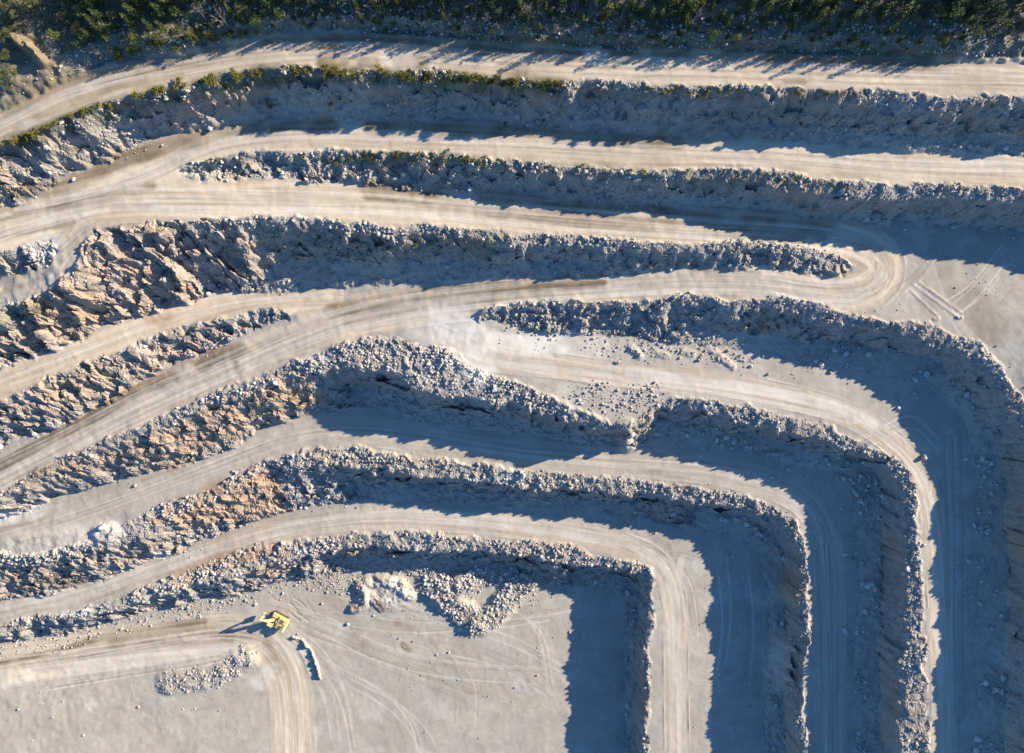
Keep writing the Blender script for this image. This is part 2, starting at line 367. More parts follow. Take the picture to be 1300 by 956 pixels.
# -------- what colours the ground: damp, white dust, rust, green and painted bank shade
def nz(m, wl, seed, k=.6): return np.clip(m * (1 + k * fbm(XX, YY, wl, seed, 3)) , 0, 1)
damp = np.zeros_like(H)
for pts, w_, s_ in [
    ([(0, 592), (60, 560), (120, 530), (160, 503), (222, 478)], 2.6, .8), ([(25, 610), (60, 590)], 2.2, .7), ([(255, 464), (275, 450), (305, 444)], 3.0, .75), ([(300, 462), (304, 472)], 1.5, .5),
    ([(20, 250), (90, 235), (150, 205), (230, 182), (320, 164), (420, 160)], 3.2, .6), ([(0, 272), (60, 262), (130, 252), (190, 236)], 2.5, .5), ([(0, 298), (40, 290), (90, 282)], 1.8, .5), ([(145, 267), (190, 264)], 1.6, .55),
    ([(0, 150), (70, 116), (140, 92), (240, 74), (340, 62)], 3.6, .55), ([(20, 160), (80, 136), (150, 108), (230, 96)], 1.6, .4), ([(340, 60), (450, 48), (620, 60), (900, 70), (1200, 78)], 3.5, .6), ([(410, 78), (435, 76)], 2.5, .7), ([(460, 78), (475, 79)], 2.2, .55), ([(505, 78), (535, 79)], 2.4, .6), ([(640, 88), (665, 90)], 2, .5), ([(998, 103), (1020, 104)], 1.3, .6),
    ([(470, 243), (520, 250), (600, 262), (660, 268), (760, 278), (860, 284), (960, 294), (1040, 300)], 4.0, .6), ([(560, 246), (700, 262), (900, 276), (1050, 285)], 4, .5), ([(690, 282), (760, 286)], 2, .4),
    ([(470, 162), (640, 168), (860, 182)], 3, .55), ([(420, 395), (520, 378), (640, 366), (760, 356)], 3.2, .5), ([(440, 412), (540, 388), (700, 372)], 1.3, .35), ([(880, 345), (960, 349)], 2.0, .4),
    ([(0, 842), (70, 828), (130, 808), (200, 795), (260, 788)], 1.6, .6), ([(60, 738), (110, 735)], 4.5, .65), ([(30, 750), (50, 748)], 3, .4), ([(262, 802), (310, 812)], 3.5, .4), ([(100, 836), (180, 822), (250, 812)], 1.0, .4),
    ([(706, 447), (710, 449)], 1.5, .7), ([(514, 438), (525, 438)], 2.2, .5), ([(600, 760), (620, 800)], 1, .1), ([(340, 812), (350, 850)], 3, .35), ([(150, 815), (260, 805), (330, 800)], 5, .35), ([(505, 790), (520, 800)], 2, .4), ([(512, 818), (518, 826)], 1.5, .5), ([(440, 790), (446, 798)], 1, .6), ([(420, 755), (450, 800)], 4, .25), ([(600, 800), (580, 840)], 6, .2), ([(1230, 380), (1260, 420)], 6, .3), ([(1200, 350), (1215, 380)], 4, .25)]:
    damp = np.maximum(damp, st(pts, w_, .8) * s_)
damp = np.clip(nz(damp, 6, 101, .7) * np.clip(1.05 + .55 * noise(RU, RV, 26, 99, 1.2), .35, 1.5) + roadw * .38 * np.clip(noise(RU, RV, 34, 98, 2.4) + .6 * noise(RU, RV, 9, 97, 1.3) - .25, 0, 1), 0, 1)
pale = np.zeros_like(H)
for pts, w_, s_ in [
    ([(15, 690), (50, 690), (95, 682)], 6, .4), ([(0, 660), (20, 655)], 3, .8), ([(40, 654), (58, 643)], 3, .8), ([(122, 676), (142, 674)], 5.5, .45), ([(560, 408), (600, 430), (610, 465)], 7, .9), ([(560, 445), (600, 470)], 5, .6), ([(612, 432), (660, 438), (715, 438)], 4, 1), ([(725, 436), (760, 442)], 5, .6),
    ([(800, 472), (850, 480), (960, 495), (1060, 515), (1110, 540)], 2.2, .65), ([(100, 779), (110, 774)], 2, .8), ([(80, 780), (90, 778)], 1.5, .7), ([(200, 706), (212, 702)], 2.5, .6), ([(60, 156), (30, 160)], 2, .5), ([(0, 862), (100, 848), (220, 832), (300, 826)], 4, .35), ([(330, 866), (345, 850)], 4, .5),
    ([(500, 742), (515, 760), (490, 765)], 3, .5), ([(720, 496), (735, 500)], 4, .4), ([(400, 455), (395, 462)], 4, .4), ([(1010, 640), (1016, 660)], 2, .2), ([(540, 420), (580, 415)], 9, .5), ([(60, 310), (50, 316)], 5, .5),
    ([(865, 710), (858, 760), (857, 866)], 1.6, .5), ([(520, 654), (700, 675), (800, 693), (845, 722), (856, 770), (857, 866)], 1.5, .5), ([(500, 76), (520, 80)], 3, .4), ([(750, 70), (765, 72)], 3, .5), ([(560, 255), (600, 250)], 2, .3), ([(640, 598), (655, 604)], 3, .4), ([(1190, 740), (1196, 866)], 1.6, .5)]:
    pale = np.maximum(pale, st(pts, w_, .8) * s_)
tr_ = random.Random(3)
def tracks(pts, n, spread):
    global pale, damp
    for k in range(n):
        ox = tr_.uniform(-spread, spread); oy = tr_.uniform(-spread, spread)
        q = [(a + ox + tr_.uniform(-2, 2), b + oy + tr_.uniform(-2, 2)) for a, b in pts]
        for _ in range(2 if len(q) < 8 else 1):
            q2 = [q[0]]
            for a_, b_ in zip(q[:-1], q[1:]): q2 += [(a_[0] * .75 + b_[0] * .25, a_[1] * .75 + b_[1] * .25), (a_[0] * .25 + b_[0] * .75, a_[1] * .25 + b_[1] * .75)]
            q = q2 + [q[-1]]
        m = st(q, .35, 1.0) * tr_.uniform(.2, .5)
        if tr_.random() < .55: pale = np.maximum(pale, m)
        else: damp = np.maximum(damp, m * .7)
for k_, n_, sp_ in (('1', 12, 12), ('2', 12, 10), ('3', 24, 14), ('3b', 6, 8), ('4b', 8, 9), ('5', 14, 8), ('6', 8, 11), ('7', 14, 8), ('8', 10, 9)):
    tracks(roads[k_][0], n_, sp_)
tracks([(380, 800), (440, 820), (520, 850), (600, 880)], 9, 12)
tracks([(330, 770), (400, 790), (470, 830), (560, 850), (680, 856)], 5, 14)
tracks([(480, 780), (560, 810), (640, 830), (700, 866)], 6, 22)
tracks([(560, 800), (600, 840), (600, 900)], 5, 25)
tracks([(375, 748), (390, 765), (400, 785)], 6, 9)
tracks([(640, 760), (690, 790), (700, 860)], 4, 12)
tracks([(400, 770), (520, 790), (640, 780), (700, 770)], 7, 22)
tracks([(360, 800), (400, 830), (430, 880), (440, 950)], 9, 18)
tracks([(420, 830), (500, 870), (540, 930), (520, 1000)], 5, 30)
tracks([(330, 815), (280, 835), (180, 850), (60, 870)], 6, 10)
tracks([(1100, 560), (1130, 540), (1160, 530), (1190, 560)], 4, 12)
tracks([(930, 720), (940, 790), (930, 860)], 5, 22)
tracks([(1210, 560), (1215, 680), (1212, 800), (1216, 920)], 6, 14)
tracks([(1140, 370), (1170, 350), (1185, 320)], 6, 10)
tracks([(1180, 330), (1200, 380), (1240, 430), (1280, 470)], 8, 18)
tracks([(1290, 330), (1250, 380), (1220, 400)], 5, 20)
tracks([(60, 330), (85, 315), (100, 300), (130, 285)], 5, 6)
tracks([(620, 455), (700, 468), (800, 482), (960, 505), (1080, 530)], 7, 9)
tracks([(800, 690), (840, 700), (870, 730), (880, 800)], 7, 12)
tracks([(830, 700), (860, 690), (890, 700)], 4, 12)
tracks([(1190, 620), (1195, 740), (1200, 866)], 6, 9)
tracks([(1050, 690), (1052, 780), (1055, 866)], 6, 12)
tracks([(20, 850), (150, 832), (300, 820)], 7, 9)
tracks([(440, 418), (520, 405), (600, 398)], 4, 6)
tracks([(190, 225), (240, 190), (330, 178)], 6, 6)
pale = nz(pale, 5, 103, .7)
rust = np.zeros_like(H)
for pts, w_, s_ in [
    ([(20, 48), (40, 62), (55, 76)], 3.2, 1), ([(232, 120), (236, 150)], 2, .6), ([(275, 118), (284, 142)], 2.5, .5), ([(200, 580), (260, 545), (300, 525), (380, 500)], 7, .6), ([(330, 505), (400, 505)], 3.5, .9), ([(200, 560), (215, 590)], 4, .6), ([(230, 655), (300, 645), (350, 640)], 7, .7), ([(270, 625), (330, 605), (345, 620)], 4, .9), ([(200, 660), (240, 650), (255, 640)], 1.8, .9), ([(280, 690), (340, 672)], 3, .3),
    ([(230, 735), (280, 712), (350, 700)], 4, .65), ([(330, 730), (360, 720)], 3.5, .7), ([(130, 330), (180, 360), (200, 385)], 9, .55), ([(60, 400), (120, 380)], 7, .5), ([(0, 530), (90, 500), (180, 465), (270, 430)], 7, .28), ([(20, 100), (60, 95)], 6, .4), ([(0, 440), (50, 430)], 5, .35), ([(100, 590), (180, 575)], 6, .4), ([(30, 735), (150, 705), (220, 690)], 5, .3), ([(200, 160), (330, 120)], 5, .3), ([(225, 360), (240, 372)], 4, .55), ([(150, 300), (260, 330), (330, 330)], 8, .3), ([(400, 582), (480, 590)], 4, .3), ([(210, 440), (235, 445)], 4, .35), ([(1240, 640), (1290, 690)], 5, .35), ([(1123, 690), (1125, 760)], 4, .25), ([(660, 120), (690, 150)], 6, .25), ([(500, 135), (520, 150)], 4, .3), ([(0, 40), (40, 20)], 6, .4),
    ([(1000, 720), (1004, 760)], 3, .4), ([(400, 340), (300, 345)], 5, .2)]:
    rust = np.maximum(rust, st(pts, w_, 1.0) * s_)
rust = np.clip(nz(rust, 4, 105, .8) * 1.25, 0, 1)
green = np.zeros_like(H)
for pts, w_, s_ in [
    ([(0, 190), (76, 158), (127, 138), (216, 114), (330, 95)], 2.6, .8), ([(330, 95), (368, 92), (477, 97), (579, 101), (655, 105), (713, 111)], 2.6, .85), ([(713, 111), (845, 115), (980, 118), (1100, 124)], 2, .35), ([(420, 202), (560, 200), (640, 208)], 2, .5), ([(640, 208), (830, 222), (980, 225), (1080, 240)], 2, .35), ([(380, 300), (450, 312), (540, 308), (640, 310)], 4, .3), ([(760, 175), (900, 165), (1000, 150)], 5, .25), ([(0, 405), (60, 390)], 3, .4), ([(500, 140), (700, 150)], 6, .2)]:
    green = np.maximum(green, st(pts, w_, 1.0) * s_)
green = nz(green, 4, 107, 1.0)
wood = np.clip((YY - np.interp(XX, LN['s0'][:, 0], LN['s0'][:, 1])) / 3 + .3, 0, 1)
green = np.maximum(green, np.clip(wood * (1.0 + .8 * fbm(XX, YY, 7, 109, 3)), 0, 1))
green = np.maximum(green, slopew * .6)  # tree shade painted into the bank's colour, on top of the real green

# ------------------------------------------------------------------ materials
def nodes(name):
    m = bpy.data.materials.new(name); m.use_nodes = True
    nt = m.node_tree; nt.nodes.clear()
    out = nt.nodes.new('ShaderNodeOutputMaterial'); b = nt.nodes.new('ShaderNodeBsdfPrincipled')
    nt.links.new(b.outputs[0], out.inputs[0])
    b.inputs['Specular IOR Level'].default_value = .2
    return m, nt, b
def N(nt, t, **kw):
    n = nt.nodes.new(t)
    for k, v in kw.items(): setattr(n, k, v)
    return n
def mix(nt, fac, a, b, mode='MIX'):
    n = nt.nodes.new('ShaderNodeMix'); n.data_type = 'RGBA'; n.blend_type = mode
    for s, v in ((0, fac), (6, a), (7, b)):
        if hasattr(v, 'is_output'): nt.links.new(v, n.inputs[s])
        elif s == 0: n.inputs[0].default_value = v
        else: n.inputs[s].default_value = (*v, 1)
    return n.outputs[2]
def mth(nt, op, a, b=0.0, clamp=False):
    n = nt.nodes.new('ShaderNodeMath'); n.operation = op; n.use_clamp = clamp
    for i, v in enumerate((a, b)):
        if hasattr(v, 'is_output'): nt.links.new(v, n.inputs[i])
        else: n.inputs[i].default_value = v
    return n.outputs[0]
def ntex(nt, scale, detail=4, rough=.6, vec=None):
    n = nt.nodes.new('ShaderNodeTexNoise'); n.inputs['Scale'].default_value = scale
    n.inputs['Detail'].default_value = detail; n.inputs['Roughness'].default_value = rough
    if vec is not None: nt.links.new(vec, n.inputs['Vector'])
    return n.outputs[0]
def ramp(nt, v, a, b):
    n = nt.nodes.new('ShaderNodeMapRange'); n.inputs[1].default_value = a; n.inputs[2].default_value = b
    nt.links.new(v, n.inputs[0]); return n.outputs[0]

def ground_material():
    m, nt, b = nodes('quarry_ground')
    L = nt.links.new
    tc = N(nt, 'ShaderNodeTexCoord').outputs['Object']
    ar = N(nt, 'ShaderNodeAttribute', attribute_name='road_uv'); tint = N(nt, 'ShaderNodeAttribute', attribute_name='tint'); rk = N(nt, 'ShaderNodeAttribute', attribute_name='rocky')
    sr = N(nt, 'ShaderNodeSeparateXYZ'); L(ar.outputs['Vector'], sr.inputs[0])
    stt = N(nt, 'ShaderNodeSeparateColor'); L(tint.outputs['Color'], stt.inputs[0])
    green_shade = tint.outputs['Alpha']
    # flat ground: grey-beige crusher dust
    n1 = ntex(nt, .05, 6, .6, tc); n2 = ntex(nt, .6, 5, .65, tc); n3 = ntex(nt, 3.5, 4, .7, tc)
    base = mix(nt, ramp(nt, n1, .3, .7), (.325, .285, .235), (.42, .375, .31))
    base = mix(nt, mth(nt, 'MULTIPLY', ramp(nt, n2, .35, .7), .6), base, (.30, .265, .215))
    base = mix(nt, mth(nt, 'MULTIPLY', ramp(nt, ntex(nt, .16, 6, .68, tc), .46, .66), .7), base, (.285, .25, .21))
    base = mix(nt, mth(nt, 'MULTIPLY', ramp(nt, ntex(nt, .09, 5, .6, tc), .52, .72), .55), base, (.47, .44, .385))
    base = mix(nt, mth(nt, 'MULTIPLY', ramp(nt, n3, .58, .75), .45), base, (.27, .25, .225))
    # road: streaks that follow the way
    cv = N(nt, 'ShaderNodeCombineXYZ')
    L(mth(nt, 'MULTIPLY', sr.outputs[0], .022), cv.inputs[0]); L(mth(nt, 'MULTIPLY', sr.outputs[1], .34), cv.inputs[1])
    s1 = ntex(nt, 1.0, 5, .62, cv.outputs[0])
    cv2 = N(nt, 'ShaderNodeCombineXYZ')
    L(mth(nt, 'MULTIPLY', sr.outputs[0], .05), cv2.inputs[0]); L(mth(nt, 'MULTIPLY', sr.outputs[1], 1.5), cv2.inputs[1])
    s2 = ntex(nt, 1.0, 4, .6, cv2.outputs[0])
    rc = mix(nt, ramp(nt, s1, .28, .62), (.345, .27, .185), (.58, .485, .365))
    rc = mix(nt, mth(nt, 'MULTIPLY', ramp(nt, s2, .45, .75), .3), rc, (.42, .35, .265))
    rc = mix(nt, mth(nt, 'MULTIPLY', ramp(nt, n2, .5, .8), .35), rc, (.36, .30, .235))
    base = mix(nt, sr.outputs[2], base, rc)
    # rock faces and rubble
    vo = N(nt, 'ShaderNodeTexVoronoi'); vo.inputs['Scale'].default_value = 1.1; L(tc, vo.inputs['Vector'])
    vs = N(nt, 'ShaderNodeSeparateColor'); L(vo.outputs['Color'], vs.inputs[0])
    rock = mix(nt, vs.outputs[0], (.22, .20, .18), (.34, .31, .275))
    rock = mix(nt, mth(nt, 'MULTIPLY', ramp(nt, ntex(nt, .12, 5, .6, tc), .45, .68), .4), rock, (.31, .25, .185))
    rock = mix(nt, mth(nt, 'MULTIPLY', ramp(nt, ntex(nt, .3, 5, .6, tc), .52, .62), .5), rock, (.12, .115, .115))
    rock = mix(nt, mth(nt, 'MULTIPLY', ramp(nt, ntex(nt, .035, 4, .6, tc), .48, .66), .55), rock, (.30, .225, .15))
    base = mix(nt, rk.outputs['Fac'], base, rock)
    # tint: R damp, G pale, B rust, A green and painted bank shade
    base = mix(nt, mth(nt, 'MULTIPLY', stt.outputs[0], 1.05, True), base, mix(nt, n2, (.15, .108, .065), (.22, .17, .11)))
    base = mix(nt, mth(nt, 'MULTIPLY', stt.outputs[1], .8, True), base, mix(nt, n2, (.53, .48, .41), (.66, .62, .55)))
    base = mix(nt, mth(nt, 'MULTIPLY', stt.outputs[2], .8, True), base, mix(nt, ramp(nt, n2, .35, .65), (.27, .165, .115), (.43, .29, .175)))
    base = mix(nt, mth(nt, 'MULTIPLY', green_shade, .85, True), base, mix(nt, ramp(nt, n3, .4, .6), (.04, .045, .02), (.12, .115, .05)))
    L(base, b.inputs['Base Color']); b.inputs['Roughness'].default_value = .95
    bp = N(nt, 'ShaderNodeBump'); bp.inputs['Distance'].default_value = .35
    h = mth(nt, 'ADD', n3, mth(nt, 'MULTIPLY', mth(nt, 'MULTIPLY', vo.outputs['Distance'], rk.outputs['Fac']), 1.6))
    h = mth(nt, 'ADD', h, mth(nt, 'MULTIPLY', mth(nt, 'MULTIPLY', s2, sr.outputs[2]), .8))
    L(h, bp.inputs['Height']); bp.inputs['Strength'].default_value = .22
    L(bp.outputs[0], b.inputs['Normal'])
    return m
M_GROUND = ground_material()
def rock_material(name, ca_, cb_, cc_):
    m, nt, b = nodes(name); L = nt.links.new
    tc = N(nt, 'ShaderNodeTexCoord').outputs['Object']
    geo = N(nt, 'ShaderNodeNewGeometry'); oi = N(nt, 'ShaderNodeObjectInfo')
    v = mth(nt, 'FRACT', mth(nt, 'ADD', geo.outputs['Random Per Island'], oi.outputs['Random']))
    w = mth(nt, 'FRACT', mth(nt, 'MULTIPLY', v, 7.31))
    c = mix(nt, v, ca_, cb_); c = mix(nt, mth(nt, 'MULTIPLY', ramp(nt, w, .6, 1.), .6), c, cc_)
    n = ntex(nt, 3.0, 5, .65, tc)
    c = mix(nt, mth(nt, 'MULTIPLY', ramp(nt, n, .45, .7), .35), c, (.2, .185, .17))
    L(c, b.inputs['Base Color']); b.inputs['Roughness'].default_value = .9
    bp = N(nt, 'ShaderNodeBump'); bp.inputs['Distance'].default_value = .1; bp.inputs['Strength'].default_value = .4; L(n, bp.inputs['Height']); L(bp.outputs[0], b.inputs['Normal'])
    return m
M_ROCK = rock_material('granite_rubble', (.23, .22, .205), (.53, .49, .44), (.45, .34, .225))
M_BOULDER = rock_material('granite_boulder', (.32, .31, .29), (.54, .51, .465), (.54, .44, .31))
def leaf_material(name, a, c, d):
    m, nt, b = nodes(name); L = nt.links.new
    geo = N(nt, 'ShaderNodeNewGeometry'); oi = N(nt, 'ShaderNodeObjectInfo')
    col = mix(nt, geo.outputs['Random Per Island'], a, c)
    col = mix(nt, mth(nt, 'MULTIPLY', oi.outputs['Random'], .7), col, d)
    L(col, b.inputs['Base Color']); b.inputs['Roughness'].default_value = .7
    return m
M_PINE = leaf_material('pine_needles', (.022, .045, .014), (.055, .085, .022), (.10, .105, .03))
M_UNDER = leaf_material('low_undergrowth', (.03, .04, .015), (.07, .08, .025), (.06, .06, .02))
M_LEAF = leaf_material('broad_leaves', (.05, .08, .018), (.12, .145, .035), (.18, .16, .05))
M_SHRUB = leaf_material('shrub_leaves', (.10, .115, .022), (.26, .25, .05), (.20, .15, .05))
def plain(name, c, rough=.6, metal=0., var=.25, sc=2.0):
    m, nt, b = nodes(name); tc = N(nt, 'ShaderNodeTexCoord').outputs['Object']
    n = ntex(nt, sc, 5, .65, tc)
    nt.links.new(mix(nt, mth(nt, 'MULTIPLY', ramp(nt, n, .4, .7), var * 2), c, tuple(x * .45 + .08 for x in c)), b.inputs['Base Color'])
    b.inputs['Roughness'].default_value = rough; b.inputs['Metallic'].default_value = metal
    return m
M_BARK = plain('bark', (.10, .075, .055), .9)
M_PALE_BARK = plain('pale_bark', (.33, .28, .24), .9)
M_YEL = plain('yellow_paint', (.66, .49, .11), .55, 0, .3, 1.6)
M_PALEYEL = plain('faded_yellow_paint', (.72, .58, .24), .6, 0, .3, 1.5)
M_DECK = plain('dusty_deck', (.42, .33, .27), .7, 0, .25, 1)
M_DARK = plain('dark_steel', (.05, .05, .052), .55, .3)
M_TRACK = plain('track_steel', (.13, .11, .09), .75, .4)
M_GLASS = plain('cab_glass', (.03, .045, .06), .08, 0, .05)
M_BUCKET = plain('worn_bucket_steel', (.52, .46, .38), .5, .3)
M_PIPE = plain('rusty_pipe_steel', (.22, .10, .06), .8)
M_WHITE = plain('white_paint', (.78, .74, .66), .5)

# ------------------------------------------------------------------ mesh helpers
def mesh_np(name, V_, F_, mat, smooth=False, attrs=None):
    me = bpy.data.meshes.new(name)
    V_ = np.asarray(V_, np.float32); F_ = np.asarray(F_, np.int32); k = F_.shape[1]
    me.vertices.add(len(V_)); me.vertices.foreach_set('co', V_.ravel())
    me.loops.add(F_.size); me.loops.foreach_set('vertex_index', F_.ravel())
    me.polygons.add(len(F_)); me.polygons.foreach_set('loop_start', np.arange(0, F_.size, k, dtype=np.int32))
    me.polygons.foreach_set('use_smooth', np.full(len(F_), smooth))
    me.update(calc_edges=True)
    if attrs:
        for an, (ty, data) in attrs.items():
            at_ = me.attributes.new(an, ty, 'POINT')
            key = {'FLOAT': 'value', 'FLOAT_VECTOR': 'vector', 'FLOAT_COLOR': 'color'}[ty]
            at_.data.foreach_set(key, np.ascontiguousarray(data, np.float32).ravel())
    me.materials.append(mat)
    return me
def link(name, me, parent=None, loc=None, rot=None, scale=None):
    o = bpy.data.objects.new(name, me); COL.objects.link(o)
    if parent: o.parent = parent
    if loc is not None: o.location = loc
    if rot is not None: o.rotation_euler = rot
    if scale is not None: o.scale = (scale,) * 3 if isinstance(scale, (int, float)) else scale
    return o
def tag(o, label=None, cat=None, group=None, kind=None):
    if label: o['label'] = label
    if cat: o['category'] = cat
    if group: o['group'] = group
    if kind: o['kind'] = kind
    return o

# ------------------------------------------------------------------ terrain objects
cell = lambda A: A[:-1, :-1]
zone = np.zeros((NY - 1, NX - 1), np.int16)
rid = cell(RID); zone[:] = 0
ix_ = lambda k: rkeys.index(k) + 1
onroad = cell(RN) < 1.12
zone[onroad] = rid[onroad]
zone[cell(slope0) > 0] = 40
wkeys = list(walls)
for i, k in enumerate(wkeys):
    zone[cell(WM[k]) > 0] = 20 + i
# pit floor and upper right flat as their own grounds
fl = (zone == 0) & (cell(YY) < np.interp(cell(XX), *np.array([(a[0], a[1]) for a in LN['t7'] if a[0] < LN['t7'][-2][0] - .5][:15]).T)) & (cell(XX) < 54)
zone[fl] = 50
ur = (zone == 0) & (cell(H0) > 54.5) & (cell(XX) > 120) & (cell(H0) < 58)
zone[ur] = 51
rock_attr = np.clip(wallw * 1.0 + .0 * bermw, 0, 1)
rock_attr = np.clip(np.maximum(rock_attr, slopew * .9), 0, 1)
gyy, gxx = np.gradient(H0, GY, GX)
steep = np.clip((np.hypot(gxx, gyy) - .12) / .3, 0, 1)
rock_attr *= 1 - .5 * scw - .35 * sch
rock_attr = np.clip(rock_attr * (.45 + .55 * steep) , 0, 1)
rock_attr = np.maximum(rock_attr, np.clip(rockpile + m1 + rp2, 0, 1) * .8)
AV = np.stack([RU, np.clip(wob, -60, 60), np.clip(road_paint, 0, 1)], -1).reshape(-1, 3)
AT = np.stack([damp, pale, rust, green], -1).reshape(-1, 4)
AR = rock_attr.ravel()
PV = np.stack([XX, YY, H], -1).reshape(-1, 3)
qi = (np.arange(NY - 1)[:, None] * NX + np.arange(NX - 1)[None, :])
quads = np.stack([qi, qi + 1, qi + NX + 1, qi + NX], -1)
zinfo = {
 0: ('bench_ground', 'grey beige gravel ground of the benches beside the haul roads', False),
 40: ('wooded_slope', 'dark overgrown slope with trees above the top haul road', False),
 50: ('quarry_floor', 'pale dusty pit floor around the yellow excavator', False),
 51: ('level_ground', 'grey flat gravel yard right of the hairpin bend', False),
}
rl = {'1': 'topmost haul road along the edge of the wood', '2': 'second haul road from the top, sandy and straight', '3': 'long sandy haul road that turns back at the hairpin bend', '3b': 'short branch road curving down to the left edge', '4b': 'narrow brown branch road between two rocky slopes on the left', '5': 'dusty track along the bench below the hairpin', '6': 'smooth grey road on the bench in the middle', '7': 'pale road bending round the pit floor', '8': 'sandy track across the pit floor left of the excavator'}
for k in rkeys: zinfo[ix_(k)] = ('haul_road', rl[k], True)
wl_ = {'1': 'tall rock face below the topmost haul road with shrubs along its crest', '2': 'low dark rock face between the second and third haul roads', 'w': 'small rocky wedge at the left edge between two roads', '3': 'rock face ending in a point inside the hairpin bend', 'b': 'rubble slope between the two roads at the left', '4': 'high shaded rock face curving round the right side', '5': 'long rock face stepping down to the middle bench', '6': 'rock face between the middle bench and the lowest road', '7': 'lowest rock face around the pit floor'}
for i, k in enumerate(wkeys): zinfo[20 + i] = ('rock_face', wl_[k], False)
for zid, (nm, lb, sm) in zinfo.items():
    f = quads[zone == zid]
    if not len(f): continue
    used, inv = np.unique(f, return_inverse=True)
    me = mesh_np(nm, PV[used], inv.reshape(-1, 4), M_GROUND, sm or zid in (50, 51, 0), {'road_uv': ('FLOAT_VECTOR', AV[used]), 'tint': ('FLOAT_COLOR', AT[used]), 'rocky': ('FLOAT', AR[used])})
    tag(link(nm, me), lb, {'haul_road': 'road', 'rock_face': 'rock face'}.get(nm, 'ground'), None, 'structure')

# ------------------------------------------------------------------ rocks
phi = (1 + 5 ** .5) / 2
ICO_V = np.array([(-1, phi, 0), (1, phi, 0), (-1, -phi, 0), (1, -phi, 0), (0, -1, phi), (0, 1, phi), (0, -1, -phi), (0, 1, -phi), (phi, 0, -1), (phi, 0, 1), (-phi, 0, -1), (-phi, 0, 1)], float)
ICO_V /= np.linalg.norm(ICO_V[0])
ICO_F = np.array([(0, 11, 5), (0, 5, 1), (0, 1, 7), (0, 7, 10), (0, 10, 11), (1, 5, 9), (5, 11, 4), (11, 10, 2), (10, 7, 6), (7, 1, 8), (3, 9, 4), (3, 4, 2), (3, 2, 6), (3, 6, 8), (3, 8, 9), (4, 9, 5), (2, 4, 11), (6, 2, 10), (8, 6, 7), (9, 8, 1)])
CUBE_V = np.array([(x, y, z) for x in (-1, 1) for y in (-1, 1) for z in (-1, 1)], float) * .68
def rot_batch(n):
    q = rng.normal(size=(n, 4)); q /= np.linalg.norm(q, axis=1)[:, None]
    w, x, y, z = q.T
    return np.stack([np.stack([1 - 2 * (y * y + z * z), 2 * (x * y - w * z), 2 * (x * z + w * y)], -1), np.stack([2 * (x * y + w * z), 1 - 2 * (x * x + z * z), 2 * (y * z - w * x)], -1), np.stack([2 * (x * z - w * y), 2 * (y * z + w * x), 1 - 2 * (x * x + y * y)], -1)], 1)
def rubble_mesh(name, pos, size):
    n = len(pos)
    v = ICO_V[None] * rng.uniform(.72, 1.22, (n, 12, 1))
    v = v * rng.uniform(.62, 1.15, (n, 1, 3))
    v = np.einsum('nij,nkj->nki', rot_batch(n), v) * size[:, None, None] * .5
    v = v + pos[:, None, :]
    f = ICO_F[None] + (np.arange(n) * 12)[:, None, None]
    return mesh_np(name, v.reshape(-1, 3), f.reshape(-1, 3), M_ROCK, False)
def hz_arr(x, y):
    jx, jy = idx(x, y); return gather(H, jx, jy)
def scatter(mask, dens, lo, hi, power=2.4):
    """points by density (per m2) where mask>0; sizes from a power law"""
    sub = mask[core_rows][:, core_cols]
    lam = sub * dens * ST * ST
    k = rng.poisson(np.clip(lam, 0, 5))
    jj, ii = np.nonzero(k); rep = k[jj, ii]
    jj = np.repeat(jj, rep); ii = np.repeat(ii, rep)
    x = GX[core_cols][ii] + rng.uniform(-.5, .5, len(ii)) * ST; y = GY[core_rows][jj] + rng.uniform(-.5, .5, len(ii)) * ST
    u = rng.random(len(x)); s = (lo ** (1 - power) + u * (hi ** (1 - power) - lo ** (1 - power))) ** (1 / (1 - power))
    z = hz_arr(x, y) + s * .12
    return np.stack([x, y, z], 1), s
core_rows = np.nonzero((GY > -196.5) & (GY < 122.5))[0]; core_rows = slice(core_rows[0], core_rows[-1] + 1)
core_cols = np.nonzero((GX > -238.5) & (GX < 238.5))[0]; core_cols = slice(core_cols[0], core_cols[-1] + 1)
patch = np.clip(.55 + 1.1 * fbm(XX, YY, 13, 201, 3), .05, 1.4)
patch2 = np.clip(.1 + 1.5 * fbm(XX, YY, 17, 207, 3), 0, 1.3)
def warpm(m, n=2): return np.clip(gather(blur(m, n), *idx(XX + wx, YY + wy)), 0, 1)
rub_lbl = {'1': 'pale loose rubble and stones along the crest and foot of the topmost rock face', '2': 'pale loose rubble along the rock face below the second haul road', '3': 'loose rubble spilled over the rock face inside the hairpin bend', 'b': 'loose stones over the slope between the two left roads', '4': 'grey rubble along the high curved rock face at the right', '5': 'bright stones heaped along the rock face of the long middle bench', '6': 'bright stones heaped along the rock face above the lowest road', '7': 'bright stones heaped along the lowest rock face round the pit floor', 'w': 'stones over the small rocky wedge at the left edge'}
big = []   # candidates for single boulders
dens_b = {'1': .8, '2': .9, '3': .8, 'b': .6, '4': .8, '5': 1.2, '6': 1.2, '7': 1.2, 'w': .7}
